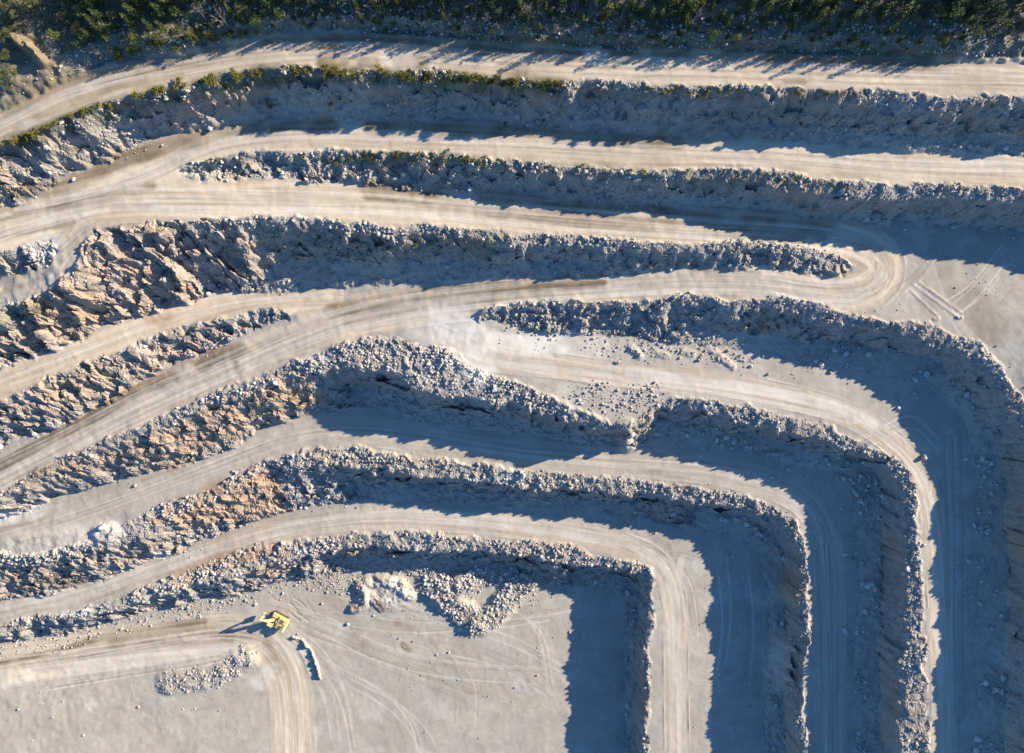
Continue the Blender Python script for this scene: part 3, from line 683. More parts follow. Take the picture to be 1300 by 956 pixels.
for k in wkeys:
    bm_ = warpm(BM[k], 3) if k in BM else warpm(WM[k], 2)
    wm_ = warpm(WM[k], 2)
    low = wm_ * np.clip(1 - bm_, 0, 1)
    toeline = LN['t' + k]
    near_toe = np.clip(brush(toeline[:, :2], 3.0, 1.6), 0, 1)
    if k in ('4', '5', '6', '1'): near_toe = np.maximum(near_toe, .7 * brush(toeline[:, :2], 7.0, 1))
    p1, s1 = scatter(bm_ * patch * np.clip(.75 + 1.3 * fbm(XX, YY, 4.5, 211, 2), .2, 1.5), dens_b[k] * 2.5, .28, 1.8, 2.15)
    p2, s2 = scatter(low, .10, .3, 1.1, 2.6)
    p3, s3 = scatter(near_toe * patch2 * np.clip(low + .35, 0, 1) * np.clip(1 - 1.3 * roadw, 0, 1), .9, .3, 1.9, 2.0)
    p4, s4 = scatter(wm_ * SC_hard * np.clip(.1 + 2.4 * fbm(XX, YY, 12, 219, 3), 0, 1.4), .95, .35, 2.3, 1.9)
    p = np.vstack([p1, p2, p3, p4]); s = np.concatenate([s1, s2, s3, s4])
    sel = s > 1.45
    big += [(float(s[i]), tuple(p[i]), k) for i in np.nonzero(sel)[0]]
    tag(link('rubble', rubble_mesh('rubble', p[~sel], s[~sel])), rub_lbl[k], 'rubble', None, 'stuff')
p, s = scatter(np.clip(rockpile * (1.0 + 1.2 * fbm(XX, YY, 6, 214, 2)), 0, 1), 2.6, .4, 1.5, 2.2)
sel = s > 1.25; big += [(float(s[i]) + 1, tuple(p[i]), 'pile') for i in np.nonzero(sel)[0]]
tag(link('rubble', rubble_mesh('rubble', p[~sel], s[~sel])), 'heap of pale blasted rock on the pit floor', 'rock heap', None, 'stuff')
p, s = scatter(np.clip(rp2 * (.7 + 1.4 * fbm(XX, YY, 5, 213, 2)), 0, 1), 1.7, .35, 1.6, 2.2)
tag(link('rubble', rubble_mesh('rubble', p, s)), 'small heap of grey rock beside the sandy track at the bottom left', 'rock heap', None, 'stuff')
p, s = scatter(np.clip(m1 + m2 + .4 * m3 + st([(340, 735), (400, 730), (450, 734), (520, 738), (560, 745)], 7, 1.3) + .5 * st([(540, 745), (590, 765), (660, 745)], 12, .8) + .8 * st([(0, 822), (90, 812), (180, 787), (300, 762), (345, 748)], 3, 1.3), 0, 1) * patch, 1.2, .35, 1.3, 2.2)
tag(link('rubble', rubble_mesh('rubble', p, s)), 'scattered stones round the round dirt mounds on the pit floor', 'rubble', None, 'stuff')
p, s = scatter(np.clip(st([(740, 500), (790, 510), (830, 500)], 5, .8) + .5 * st([(760, 440), (850, 440), (940, 450)], 5, 1) + .8 * st([(650, 405), (700, 415)], 4, 1), 0, 1), .9, .35, 1.6, 2.2)
tag(link('rubble', rubble_mesh('rubble', p, s)), 'stones strewn on the dusty bench beside the rock spur', 'rubble', None, 'stuff')
p, s = scatter(np.clip(slopew * np.clip(brush(LN['s0'][:, :2], 5, 1.2), 0, 1) * patch * np.where(XX < -125, .25, 1), 0, 1), 1.5, .35, 1.3, 2.4)
tag(link('rubble', rubble_mesh('rubble', p, s)), 'stones on the bank between the wood and the topmost road', 'rubble', None, 'stuff')
p, s = scatter(np.clip(st([(230, 660), (235, 690), (180, 700), (80, 720)], 6, 1) + .6 * st([(1100, 470), (1180, 490)], 8, 1) + .6 * st([(1258, 560), (1262, 866)], 7, .7) + .5 * st([(1098, 640), (1098, 866)], 5, .7) + .14 * np.clip(flat, 0, 1) * patch2 * np.clip(1 - 1.3 * roadw, 0, 1), 0, 1), .35, .3, 1.2, 2.4)
tag(link('rubble', rubble_mesh('rubble', p, s)), 'loose stones strewn over the flat benches', 'rubble', None, 'stuff')

import bmesh
def boulder_mesh(seed):
    r = random.Random(seed); bm = bmesh.new()
    bmesh.ops.create_icosphere(bm, subdivisions=2, radius=.5)
    cuts = [(Vector((r.gauss(0, 1), r.gauss(0, 1), r.gauss(0, 1))).normalized(), r.uniform(.3, .42)) for _ in range(9)]
    for v in bm.verts:
        for n_, d_ in cuts:
            t = v.co.dot(n_)
            if t > d_: v.co -= n_ * (t - d_)
    sc = Vector((r.uniform(.9, 1.25), r.uniform(.75, 1.05), r.uniform(.65, .95)))
    for v in bm.verts: v.co = Vector((v.co.x * sc.x, v.co.y * sc.y, v.co.z * sc.z)) * 1.12
    me = bpy.data.meshes.new('boulder'); bm.to_mesh(me); bm.free(); me.materials.append(M_BOULDER)
    return me
BO = [boulder_mesh(i) for i in range(10)]
def boulder(x, y, s, label, group, dz=.18):
    o = link('boulder', random.choice(BO), None, (x, y, hz(x, y) + s * dz), (random.uniform(-.5, .5), random.uniform(-.5, .5), random.uniform(0, 6.28)), s)
    return tag(o, label, 'boulder', group)
special = [
 (1106, 740, 3.0, 'large pale tan boulder in the shade at the foot of the rock face, lower right'),
 (1072, 800, 2.4, 'pale rounded boulder lying alone in the shade on the middle bench, lower right'),
 (1072, 704, 2.0, 'grey boulder lying alone in the shade on the right arm of the middle bench'),
 (1086, 702, 1.5, 'smaller of two lone boulders in the shade on the right arm of the middle bench'),
 (1210, 288, 2.6, 'white boulder in the shade below the second haul road at the right'),
 (1249, 289, 2.1, 'grey boulder in the shade near the right edge, right of the white boulder'),
 (1271, 289, 1.6, 'smallest of three shaded boulders below the second haul road at the right edge'),
 (664, 604, 2.3, 'cream coloured boulder on the stone bank above the lowest bend'),
 (930, 705, 1.6, 'yellowish boulder in the shade left of the narrow rock face'),
 (920, 716, 1.0, 'dark small boulder in the shade beside the yellowish boulder'),
 (854, 652, 2.6, 'grey boulder in the blue shade north of the lowest road bend'),
 (476, 602, 1.8, 'white boulder on the lit crest above the dark slope in the middle'),
 (1052, 587, 1.8, 'grey boulder in the deep shade inside the corner of the middle bench'),
 (980, 606, 1.6, 'boulder at the edge of the shade on the middle bench road'),
 (1000, 596, 1.5, 'boulder in the shade just above the middle bench road'),
 (975, 475, 1.2, 'dark boulder alone on the lit bench below the hairpin bend'),
 (172, 616, 1.3, 'boulder at the foot of the reddish slope beside the grey road'),
 (265, 373, 1.8, 'white boulder at the foot of the craggy face beside the brown branch road'),
 (94, 228, 1.4, 'white boulder on the brown verge of the wide sandy junction at the left'),
 (1172, 580, 2.3, 'large boulder in the shade on the bench right of the curving track'),
 (1140, 518, 1.5, 'boulder in the shade of the curved high face, above the track'),
 (1225, 582, 1.8, 'pale boulder among the shaded scree at the right'),
 (1172, 692, 1.5, 'boulder at the shaded edge of the lit stone bank at lower right'),
 (720, 748, 1.1, 'stone lying alone where the pit floor meets the shade'),
 (442, 792, 1.4, 'dark stone on the pit floor below the round dirt mound'),
 (570, 828, 1.0, 'lone dark stone on the empty pit floor'),
 (325, 767, 1.3, 'tan stone on the pit floor just above the excavator'),
 (312, 762, 1.2, 'grey stone on the pit floor up and left of the excavator'),
 (409, 766, 1.1, 'small pale stone right of the excavator tracks'),
 (797, 560, 3.6, 'blocky pale rock standing at the foot of the spur in the middle'),
 (802, 552, 2.4, 'smaller block wedged above the blocky pale rock at the spur'),
 (226, 680, 2.2, 'white rock in the reddish slope left of the lowest road'),
 (132, 668, 3.2, 'big rounded pale rock at the end of the white sand heap'),
]
for px, py, s, lb in special:
    x, y, z = at(px, py); boulder(x, y, s, lb, None, .25)
big.sort(reverse=True)
blab = {'1': ('boulder among the rubble of the topmost rock face', 'boulders of the topmost rock face'), '2': ('boulder among the rubble of the rock face below the second haul road', 'boulders below the second haul road'), '3': ('boulder on the rock face inside the hairpin bend', 'boulders on the hairpin rock face'), 'b': ('boulder on the slope between the two left roads', 'boulders between the left roads'), '4': ('boulder at the high curved rock face on the right', 'boulders of the high curved face'), '5': ('pale boulder in the stone bank along the long middle rock face', 'boulders of the long middle face'), '6': ('pale boulder in the stone bank above the lowest road', 'boulders above the lowest road'), '7': ('pale boulder in the stone bank round the pit floor', 'boulders round the pit floor'), 'w': ('boulder on the small rocky wedge at the left edge', 'boulders of the rocky wedge'), 'pile': ('angular pale block in the blasted rock heap on the pit floor', 'blocks of the blasted rock heap')}
inside = []
for s, p_, k in big:
    sc_ = F / (CAMH - p_[2]); u_ = CX + p_[0] * sc_; v_ = CY - p_[1] * sc_
    if 0 < u_ < 1300 and 0 < v_ < 956: inside.append((s, p_, k))
rest = inside[300 - len(special):]
for s, p_, k in inside[:300 - len(special)]:
    lb, g = blab[k]
    x_, y_, z_ = p_; s = s - 1 if k == 'pile' else s
    third = ''
    sc_ = F / (CAMH - z_); u_ = CX + x_ * sc_; v_ = CY - y_ * sc_
    if k not in ('pile', 'b', 'w'):
        third = ', left third' if u_ < 433 else (', middle third' if u_ < 866 else (', right third' if v_ < 600 else ', lower right'))
    boulder(x_, y_, s * 1.05, lb + third, g + third)
if rest:
    tag(link('rubble', rubble_mesh('rubble', np.array([p_ for s, p_, k in rest]), np.array([s - 1 if k == 'pile' else s for s, p_, k in rest]))), 'remaining larger blocks lying in the stone banks', 'rubble', None, 'stuff')

# ------------------------------------------------------------------ vegetation
def tube(V_, F_, a, b, ra, rb, n=6):
    a = np.array(a, float); b = np.array(b, float); d = b - a; d /= np.linalg.norm(d) + 1e-9
    u = np.cross(d, (0, 0, 1) if abs(d[2]) < .9 else (1, 0, 0)); u /= np.linalg.norm(u); w = np.cross(d, u)
    i0 = len(V_)
    for c, r_ in ((a, ra), (b, rb)):
        for k in range(n):
            t = 2 * math.pi * k / n; V_.append(c + (u * math.cos(t) + w * math.sin(t)) * r_)
    for k in range(n): F_.append((i0 + k, i0 + (k + 1) % n, i0 + n + (k + 1) % n, i0 + n + k))
def leaves(pts, dirs, ls, r):
    """small bent leaf clumps (two triangles each as a quad)"""
    V_, F_ = [], []
    for p, d, l in zip(pts, dirs, ls):
        d = d / (np.linalg.norm(d) + 1e-9)
        s_ = np.cross(d, np.array([r.gauss(0, 1), r.gauss(0, 1), r.gauss(0, 1)])); s_ /= np.linalg.norm(s_) + 1e-9
        i0 = len(V_)
        V_ += [p, p + d * l * .5 + s_ * l * .32, p + d * l, p + d * l * .5 - s_ * l * .32]
        F_.append((i0, i0 + 1, i0 + 2, i0 + 3))
    return V_, F_
def pine_meshes(seed):
    r = random.Random(seed); V_, F_ = [], []; h = 6.0
    tube(V_, F_, (0, 0, -.6), (r.uniform(-.1, .1), r.uniform(-.1, .1), h * .95), .13, .02)
    P, D, Ls = [], [], []
    z = h * .16
    while z < h * .98:
        f = 1 - z / h; rad = (1.55 * f ** .8 + .12) * r.uniform(.85, 1.1); nb = 5 + int(4 * f)
        a0 = r.uniform(0, 6.28)
        for k in range(nb):
            a = a0 + 6.283 * k / nb + r.uniform(-.25, .25); rr = rad * r.uniform(.65, 1.15)
            dr = np.array([math.cos(a), math.sin(a), -.18 + .3 * (1 - f)])
            tube(V_, F_, (0, 0, z), tuple(dr * rr * .8 + np.array([0, 0, z])), .025, .008, 3)
            m_ = max(3, int(rr * 7))
            for q in range(m_):
                t = (q + r.random()) / m_
                p = np.array([0, 0, z]) + dr * rr * t + np.array([r.gauss(0, .05), r.gauss(0, .05), r.gauss(0, .04)])
                sd = np.array([-math.sin(a), math.cos(a), 0]) * r.choice((-1, 1))
                P.append(p); D.append(dr * r.uniform(.4, 1) + sd * r.uniform(.2, .9) + np.array([0, 0, r.uniform(-.2, .3)])); Ls.append(r.uniform(.28, .5) * (1.1 - t * .35))
        z += h * .055 * r.uniform(.8, 1.2)
    tr = mesh_np('trunk', V_, F_, M_BARK); lv, lf = leaves(P, D, Ls, r)
    return tr, mesh_np('crown', lv, lf, M_PINE)
def leafy_meshes(seed, mat=None, h=4.2, rad=1.5, n=650, trunk=True):
    r = random.Random(seed); V_, F_ = [], []
    cl = []
    nb = 7
    for k in range(nb):
        a = r.uniform(0, 6.28); e = r.uniform(.2, 1.0); q = rad * r.uniform(.35, .8)
        c = np.array([math.cos(a) * q, math.sin(a) * q, h * (.45 + .4 * e)])
        cl.append((c, rad * r.uniform(.28, .5)))
        tube(V_, F_, (0, 0, h * .25), tuple(c), .05, .012, 4)
    cl.append((np.array([0, 0, h * .85]), rad * .45))
    tube(V_, F_, (0, 0, -.5), (0, 0, h * .3), .11, .07); tube(V_, F_, (0, 0, h * .3), (0, 0, h * .85), .07, .015)
    P, D, Ls = [], [], []
    for i in range(n):
        c, q = r.choice(cl); d = np.array([r.gauss(0, 1), r.gauss(0, 1), r.gauss(0, 1) * .8]); d /= np.linalg.norm(d)
        P.append(c + d * q * r.uniform(.45, 1.1)); D.append(d + np.array([r.gauss(0, .6), r.gauss(0, .6), r.gauss(0, .6)])); Ls.append(r.uniform(.16, .34))
    lv, lf = leaves(P, D, Ls, r)
    return mesh_np('trunk', V_, F_, M_BARK), mesh_np('crown', lv, lf, mat or M_LEAF)
def bare_mesh(seed):
    r = random.Random(seed); V_, F_ = [], []
    def grow(p, d, l, w_, dep):
        e = p + d * l; tube(V_, F_, p, e, w_, w_ * .6, 4)
        if dep == 0: return
        for k in range(3 if dep > 1 else 4):
            nd = d + np.array([r.gauss(0, .5), r.gauss(0, .5), r.uniform(-.1, .4)]); nd /= np.linalg.norm(nd)
            grow(p + d * l * r.uniform(.55, 1), nd, l * r.uniform(.5, .75), w_ * .55, dep - 1)
    grow(np.array([0, 0, -.4]), np.array([r.uniform(-.1, .1), r.uniform(-.1, .1), 1.]), 3.2, .085, 4)
    return mesh_np('bare_tree', V_, F_, M_PALE_BARK)
def shrub_mesh(seed):
    r = random.Random(seed); P, D, Ls = [], [], []
    cl = [(np.array([r.uniform(-.38, .38), r.uniform(-.38, .38), r.uniform(.2, .6)]), r.uniform(.22, .42)) for _ in range(6)]
    for i in range(330):
        c, q = r.choice(cl); d = np.array([r.gauss(0, 1), r.gauss(0, 1), abs(r.gauss(0, 1))]); d /= np.linalg.norm(d)
        P.append(c + d * q * r.uniform(.3, 1.05)); D.append(d + np.array([r.gauss(0, .5), r.gauss(0, .5), r.gauss(0, .5) + .3])); Ls.append(r.uniform(.1, .24))
    lv, lf = leaves(P, D, Ls, r)
    for k in range(5):
        a = r.uniform(0, 6.28); tube(lv, lf, (0, 0, -.3), (math.cos(a) * .3, math.sin(a) * .3, .5), .02, .008, 3)
    return mesh_np('shrub', lv, lf, M_SHRUB)
PINES = [pine_meshes(i) for i in range(5)]; LEAFY = [leafy_meshes(20 + i) for i in range(4)]; BARE = [bare_mesh(40 + i) for i in range(4)]; SHR = [shrub_mesh(60 + i) for i in range(6)]
def tree(kind, px, py, s, label, group):
    x, y, z = at(px, py)
    if kind == 'bare':
        o = link('bare_tree', random.choice(BARE), None, (x, y, z - .1), (0, 0, random.uniform(0, 6.28)), s)
        return tag(o, label, 'tree', group)
    tr, cr = random.choice(PINES if kind == 'pine' else LEAFY)
    e = link({'pine': 'pine_tree', 'leafy': 'leafy_tree'}[kind], None, None, (x, y, z - .1), (random.uniform(-.05, .05), random.uniform(-.05, .05), random.uniform(0, 6.28)), (s, s, s * (1.12 if kind == 'pine' else 1)))
    link('trunk', tr, e); link('crown', cr, e)
    return tag(e, label, 'tree', group)
def where(px):
    return ('above the left bend of the topmost road' if px < 250 else 'left of the middle of the wood edge' if px < 520 else 'near the middle of the wood edge' if px < 780 else 'right of the middle of the wood edge' if px < 1040 else 'at the right end of the wood edge')
def lim(px):   # how far down (photo y) the trees reach
    return float(np.interp(px, [0, 90, 130, 230, 330, 420, 600, 800, 1000, 1150, 1300], [24, 42, 76, 60, 40, 28, 34, 48, 52, 58, 42]))
npine = 0; pts = []
tries = 0
while npine < 290 and tries < 60000:
    tries += 1
    px = random.uniform(60, 1315); ymax = lim(px); py = random.uniform(-14, ymax)
    if px < 110 and random.random() < .7: continue
    if any((px - a) ** 2 + (py - b) ** 2 < 90 for a, b in pts): continue
    pts.append((px, py)); npine += 1
    s = random.choice((random.uniform(.7, 1.0), random.uniform(1.1, 1.6))) * (.5 if py > ymax - 12 else .7 if py > ymax - 24 else 1)
    tree('pine', px, py, s, 'dark green pine ' + where(px), 'pines ' + where(px))
for i in range(95):
    px = random.choice([random.uniform(100, 330), random.uniform(100, 1300)]); py = random.uniform(-30, lim(px) + 6)
    tree('leafy', px, py, random.uniform(.6, 1.2), 'yellowish green young broadleaf tree ' + where(px), 'young broadleaf trees ' + where(px))
for i in range(70):
    px = random.uniform(-6, 100); py = random.uniform(-25, 130)
    if py > 128 - px * .75 or (18 < px < 66 and 42 < py < 84) or (40 < px < 80 and py < 20): continue
    tree('leafy', px, py, random.uniform(.45, .95), 'bushy green tree in the top left corner of the slope', 'bushy trees in the top left corner')
for i in range(80):
    px = random.uniform(100, 1300); py = random.uniform(5, lim(px) + 10)
    tree('bare', px, py, random.uniform(.5, .95), 'leafless grey tree ' + where(px), 'leafless trees ' + where(px))
for px, py in ((672, 22), (712, 22), (880, 30), (262, 26), (290, 34), (1130, 24)):
    tree('bare', px, py, 1.25, 'tall pale leafless tree standing out %s' % where(px), 'tall pale leafless trees ' + where(px))
def shrubs(n, poly, width, s0, s1, label, group, yj=0):
    P = np.array(poly, float); seg = np.hypot(*(P[1:] - P[:-1]).T); cum = np.concatenate([[0], np.cumsum(seg)])
    for i in range(int(n * .68)):
        t = random.uniform(0, cum[-1]); px = np.interp(t, cum, P[:, 0]); py = np.interp(t, cum, P[:, 1]) + random.gauss(0, 1) * width
        if fbm(np.array([px * 1.0]), np.array([py]), 34, 300, 2)[0] < -.25: continue
        x, y, z = at(px, py)
        o = link('shrub', random.choice(SHR), None, (x, y, z - .05), (0, 0, random.uniform(0, 6.28)), random.uniform(s0, s1) * 1.15)
        tag(o, label, 'shrub', group)
shrubs(95, [(0, 188), (30, 176), (76, 155), (127, 135), (216, 111), (330, 93)], 2.8, 1.0, 2.0, 'yellow green shrub on the crest beside the curving left part of the topmost road', 'shrubs on the left part of the top crest')
shrubs(125, [(365, 90), (430, 92), (477, 96), (560, 99), (655, 105), (712, 109)], 2.8, 1.0, 2.1, 'yellow green shrub on the crest in the middle of the topmost road', 'shrubs on the middle part of the top crest')
shrubs(22, [(713, 112), (980, 118), (1150, 124)], 3, .8, 1.3, 'small shrub among the stones right along the top crest', 'shrubs on the right part of the top crest')
shrubs(30, [(440, 200), (560, 198), (640, 208)], 3, .8, 1.5, 'shrub on the crest below the middle of the second haul road', 'shrubs below the second haul road')
shrubs(20, [(640, 208), (830, 220), (980, 224), (1080, 238)], 3, .7, 1.2, 'small shrub on the crest below the right half of the second haul road', 'shrubs right below the second haul road')
shrubs(24, [(380, 305), (450, 310), (520, 305), (570, 306), (650, 310)], 5, .7, 1.3, 'small shrub on the rock face below the third haul road', 'shrubs on the third rock face')
shrubs(26, [(700, 114), (850, 122), (1000, 124), (1150, 134), (1290, 138)], 4, .8, 1.5, 'low shrub on the stony right half of the top rock face', 'low shrubs on the right half of the top face')
shrubs(22, [(240, 205), (330, 204), (440, 206), (620, 216)], 4, .7, 1.3, 'small shrub on the stony bank under the left part of the second haul road', 'shrubs on the stony bank, left')
shrubs(18, [(100, 180), (230, 140), (400, 125), (560, 135), (700, 150)], 6, .7, 1.4, 'small shrub clinging to the top rock face, left half', 'shrubs clinging to the top rock face')
shrubs(5, [(0, 405), (14, 402)], 2, 1.2, 1.6, 'green shrub at the left edge on the craggy crest', 'shrubs on the craggy left crest')
shrubs(50, [(90, 98), (110, 82), (125, 74), (180, 66), (230, 56), (310, 42)], 4, 1.2, 2.2, 'shrub on the bank above the left bend of the topmost road', 'shrubs above the left bend')
shrubs(60, [(330, 34), (450, 24), (600, 38), (800, 50), (1000, 54), (1150, 60), (1250, 52)], 4, .8, 1.7, 'dark shrub on the shaded bank under the wood, right of the left bend', 'shrubs on the shaded bank')
def far_wood():
    r = random.Random(9); Vs, Fs = [], []; n = 0
    for i in range(150):
        px, py = r.uniform(-60, 1360), r.uniform(-75, -16); x, y, z = at(px, py); s_ = r.uniform(.9, 1.5); a = r.uniform(0, 6.28)
        for me in PINES[i % 5]:
            v = np.empty(len(me.vertices) * 3, np.float32); me.vertices.foreach_get('co', v); v = v.reshape(-1, 3) * s_
            f = np.empty(len(me.loops), np.int32); me.loops.foreach_get('vertex_index', f)
            c_, d_ = math.cos(a), math.sin(a)
            Vs.append(np.stack([v[:, 0] * c_ - v[:, 1] * d_ + x, v[:, 0] * d_ + v[:, 1] * c_ + y, v[:, 2] + z], 1)); Fs.append(f.reshape(-1, 4) + n); n += len(v)
    return mesh_np('woodland', np.vstack(Vs), np.vstack(Fs), M_PINE)
tag(link('woodland', far_wood()), 'dark pine wood going on beyond the trees at the top', 'wood', None, 'stuff')
# undergrowth of the wood: grass and low bushes nobody could count
def undergrowth():
    r = random.Random(5); V_, F_ = [], []
    pts_, d_, l_ = [], [], []
    for i in range(26000):
        px = r.uniform(-20, 1320); y1 = lim(px) + r.uniform(2, 22)
        py = r.uniform(-25, y1)
        x, y, _z = W(px, py, 92.0)
        pts_.append((x, y)); 
    A = np.array(pts_); z = hz_arr(A[:, 0], A[:, 1]); g = gather(green, *idx(A[:, 0], A[:, 1]))
    for (x, y), zz, gg in zip(A, z, g):
        if gg < .35: continue
        pts_2 = np.array([x, y, zz - .03]); d_.append(np.array([r.gauss(0, .5), r.gauss(0, .5), 1.])); l_.append(r.uniform(.25, .6)); V_.append(pts_2)
    lv, lf = leaves(V_, d_, l_, r)
    return mesh_np('undergrowth', lv, lf, M_UNDER)
tag(link('undergrowth', undergrowth()), 'low dark green undergrowth covering the ground of the wood', 'undergrowth', None, 'stuff')

# ------------------------------------------------------------------ excavator
def bx(bm, c, s, rot=None, bev=0.0):
    m = Matrix.Translation(c)
    if rot is not None: m = m @ Euler(rot).to_matrix().to_4x4()
    m = m @ Matrix.Diagonal((*s, 1))
    r = bmesh.ops.create_cube(bm, size=1, matrix=m)
    if bev:
        es = list({e for v in r['verts'] for e in v.link_edges})
        bmesh.ops.bevel(bm, geom=es, offset=bev, segments=2, affect='EDGES', profile=.6)
def cyl(bm, a, b, ra, rb=None, n=16):
    a = Vector(a); b = Vector(b); d = b - a
    q = Vector((0, 0, 1)).rotation_difference(d.normalized())
    bmesh.ops.create_cone(bm, cap_ends=True, segments=n, radius1=ra, radius2=ra if rb is None else rb, depth=d.length, matrix=Matrix.Translation((a + b) / 2) @ q.to_matrix().to_4x4())
def extr(bm, prof, y0, y1):
    """closed profile in x-z, extruded in y"""
    A = [bm.verts.new((x, y0, z)) for x, z in prof]; B = [bm.verts.new((x, y1, z)) for x, z in prof]
    bm.faces.new(A); bm.faces.new(B[::-1])
    for i in range(len(prof)):
        j = (i + 1) % len(prof); bm.faces.new((A[i], B[i], B[j], A[j]))
def part(name, mat, parent, fn, bev=0.0):
    bm = bmesh.new(); fn(bm); bmesh.ops.recalc_face_normals(bm, faces=bm.faces)
    if bev:
        bmesh.ops.bevel(bm, geom=list(bm.edges), offset=bev, segments=2, affect='EDGES', clamp_overlap=True)
    me = bpy.data.meshes.new(name); bm.to_mesh(me); bm.free(); me.materials.append(mat)
    return link(name, me, parent)
ex, ey, ez = at(355, 786)
EX = link('excavator', None, None, (ex, ey, ez - .05), (0, 0, R(152)))
EX.scale = (1.08,) * 3
tag(EX, 'big yellow excavator standing on the pit floor with raised boom to the left', 'excavator')
# local +x is forward
def track(side):
    y = side * 2.15
    def f(bm):
        prof = []
        for k in range(13): a = R(-90 - 180 * k / 12); prof.append((-2.6 + .62 * math.cos(a), .64 + .62 * math.sin(a)))
        for k in range(13): a = R(90 - 180 * k / 12); prof.append((2.6 + .62 * math.cos(a), .64 + .62 * math.sin(a)))
        extr(bm, prof, y - .38, y + .38)
        for k in range(22):
            x = -2.6 + 5.2 * k / 21; bx(bm, (x, y, 1.29), (.16, .8, .07)); bx(bm, (x, y, .0), (.16, .8, .07))
    t = part('track', M_TRACK, EX, f)
    def g(bm):
        for k in range(6): x = -2.1 + k * .84; cyl(bm, (x, y + side * .36, .5), (x, y + side * .45, .5), .22)
        for x in (-2.6, 2.6): cyl(bm, (x, y + side * .36, .64), (x, y + side * .46, .64), .42)
    part('track_wheels', M_DARK, t, g)
track(1); track(-1)
part('undercarriage', M_DARK, EX, lambda bm: (bx(bm, (0, 0, .85), (2.6, 3.9, .6), None, .08), cyl(bm, (0, 0, 1.1), (0, 0, 1.62), 1.25, None, 32)))
hs = part('upper_body', M_YEL, EX, lambda bm: (bx(bm, (-.2, 0, 1.8), (6.2, 4.9, .36), None, .06), bx(bm, (-1.6, -1.35, 2.75), (3.0, 2.0, 1.6), None, .16), bx(bm, (-1.7, 1.3, 2.65), (2.9, 2.1, 1.4), None, .16), bx(bm, (1.7, -1.6, 2.4), (2.3, 1.3, .9), None, .12)))
part('counterweight', M_PALEYEL, EX, lambda bm: bx(bm, (-3.55, 0, 2.65), (1.25, 5.3, 1.9), None, .38))
part('engine_deck', M_DECK, hs, lambda bm: (bx(bm, (-1.2, 0, 2.75), (3.6, 1.0, 1.25), None, .06), bx(bm, (1.3, -.2, 2.06), (2.4, 1.4, .2)), bx(bm, (-1.6, -1.35, 3.59), (1.9, 1.3, .08), None, .03), bx(bm, (-1.9, 1.35, 3.39), (1.5, 1.4, .08), None, .03)))
for y_, z_ in ((-1.35, 3.66), (1.35, 3.46)):
    part('grille', M_DARK, hs, lambda bm: ([bx(bm, (-2.35 + k * .19, y_, z_), (.05, 1.1, .05)) for k in range(8)], bx(bm, (-1.7, y_ - .55, z_), (1.4, .05, .05)), bx(bm, (-1.7, y_ + .55, z_), (1.4, .05, .05))))

part('exhaust_pipe', M_DARK, EX, lambda bm: (cyl(bm, (-2.6, .6, 3.3), (-2.6, .6, 4.3), .13), cyl(bm, (-2.6, .6, 4.3), (-2.75, .6, 4.5), .13, .12)))
cab = part('cab', M_PALEYEL, EX, lambda bm: (bx(bm, (2.0, 1.65, 2.12), (2.1, 1.5, .3), None, .05), bx(bm, (2.0, 1.65, 4.3), (2.2, 1.6, .14), None, .05), *[bx(bm, (2.0 + sx * .98, 1.65 + sy * .68, 3.2), (.12, .12, 2.0)) for sx in (-1, 1) for sy in (-1, 1)], bx(bm, (.98, 1.65, 2.7), (.1, 1.4, 1.0))))
part('window', M_GLASS, cab, lambda bm: (bx(bm, (3.0, 1.65, 3.25), (.05, 1.26, 1.85))))
part('window', M_GLASS, cab, lambda bm: (bx(bm, (2.0, 2.35, 3.25), (1.86, .05, 1.85))))
part('window', M_GLASS, cab, lambda bm: (bx(bm, (2.0, .96, 3.25), (1.86, .05, 1.85))))
part('window', M_GLASS, cab, lambda bm: (bx(bm, (.98, 1.65, 3.72), (.05, 1.26, .9))))
def rails(bm):
    P_ = [(-3.0, 2.4), (.6, 2.4)]; 
    for y in (2.42, -2.42):
        for z in (2.5, 2.95):
            cyl(bm, (-.1, y, z), (2.9 if y < 0 else .8, y, z), .03, None, 6)
        for x in (-.1, .8): cyl(bm, (x, y, 1.95), (x, y, 2.95), .03, None, 6)
    cyl(bm, (2.9, -2.42, 1.95), (2.9, -2.42, 2.95), .03, None, 6)
part('handrail', M_WHITE, EX, rails)
# boom: up and forward, kinked; stick down; bucket tucked in
boomp = [(1.3, 1.9), (1.1, 2.7), (3.2, 5.6), (5.0, 7.3), (7.6, 7.9), (7.9, 7.5), (7.7, 7.1), (5.6, 6.2), (4.0, 4.7), (2.2, 2.1)]
bo = part('boom', M_PALEYEL, EX, lambda bm: extr(bm, boomp, -.36, .36), .03)
sticka = [(7.2, 8.5), (7.9, 8.6), (8.3, 7.6), (8.35, 4.6), (8.1, 4.0), (7.75, 4.1), (7.6, 6.6)]
sk = part('stick', M_BUCKET, EX, lambda bm: extr(bm, sticka, -.27, .27), .02)
bprof = [(7.9, 4.3), (8.5, 4.2), (8.7, 3.4), (8.3, 2.6), (7.4, 2.3), (6.6, 2.7), (6.5, 2.8), (7.35, 2.45), (8.2, 2.75), (8.5, 3.4), (8.35, 4.0), (7.9, 4.1)]
bk = part('bucket', M_BUCKET, EX, lambda bm: (extr(bm, bprof, -.95, .95), extr(bm, [(7.9, 4.3), (8.5, 4.2), (8.7, 3.4), (8.3, 2.6), (7.4, 2.3), (6.6, 2.7)], -1.02, -.952), extr(bm, [(7.9, 4.3), (8.5, 4.2), (8.7, 3.4), (8.3, 2.6), (7.4, 2.3), (6.6, 2.7)], .952, 1.02)))
def teeth(bm):
    for k in range(5): bx(bm, (6.38, -.8 + k * .4, 2.86), (.4, .13, .1), (0, R(20), 0))
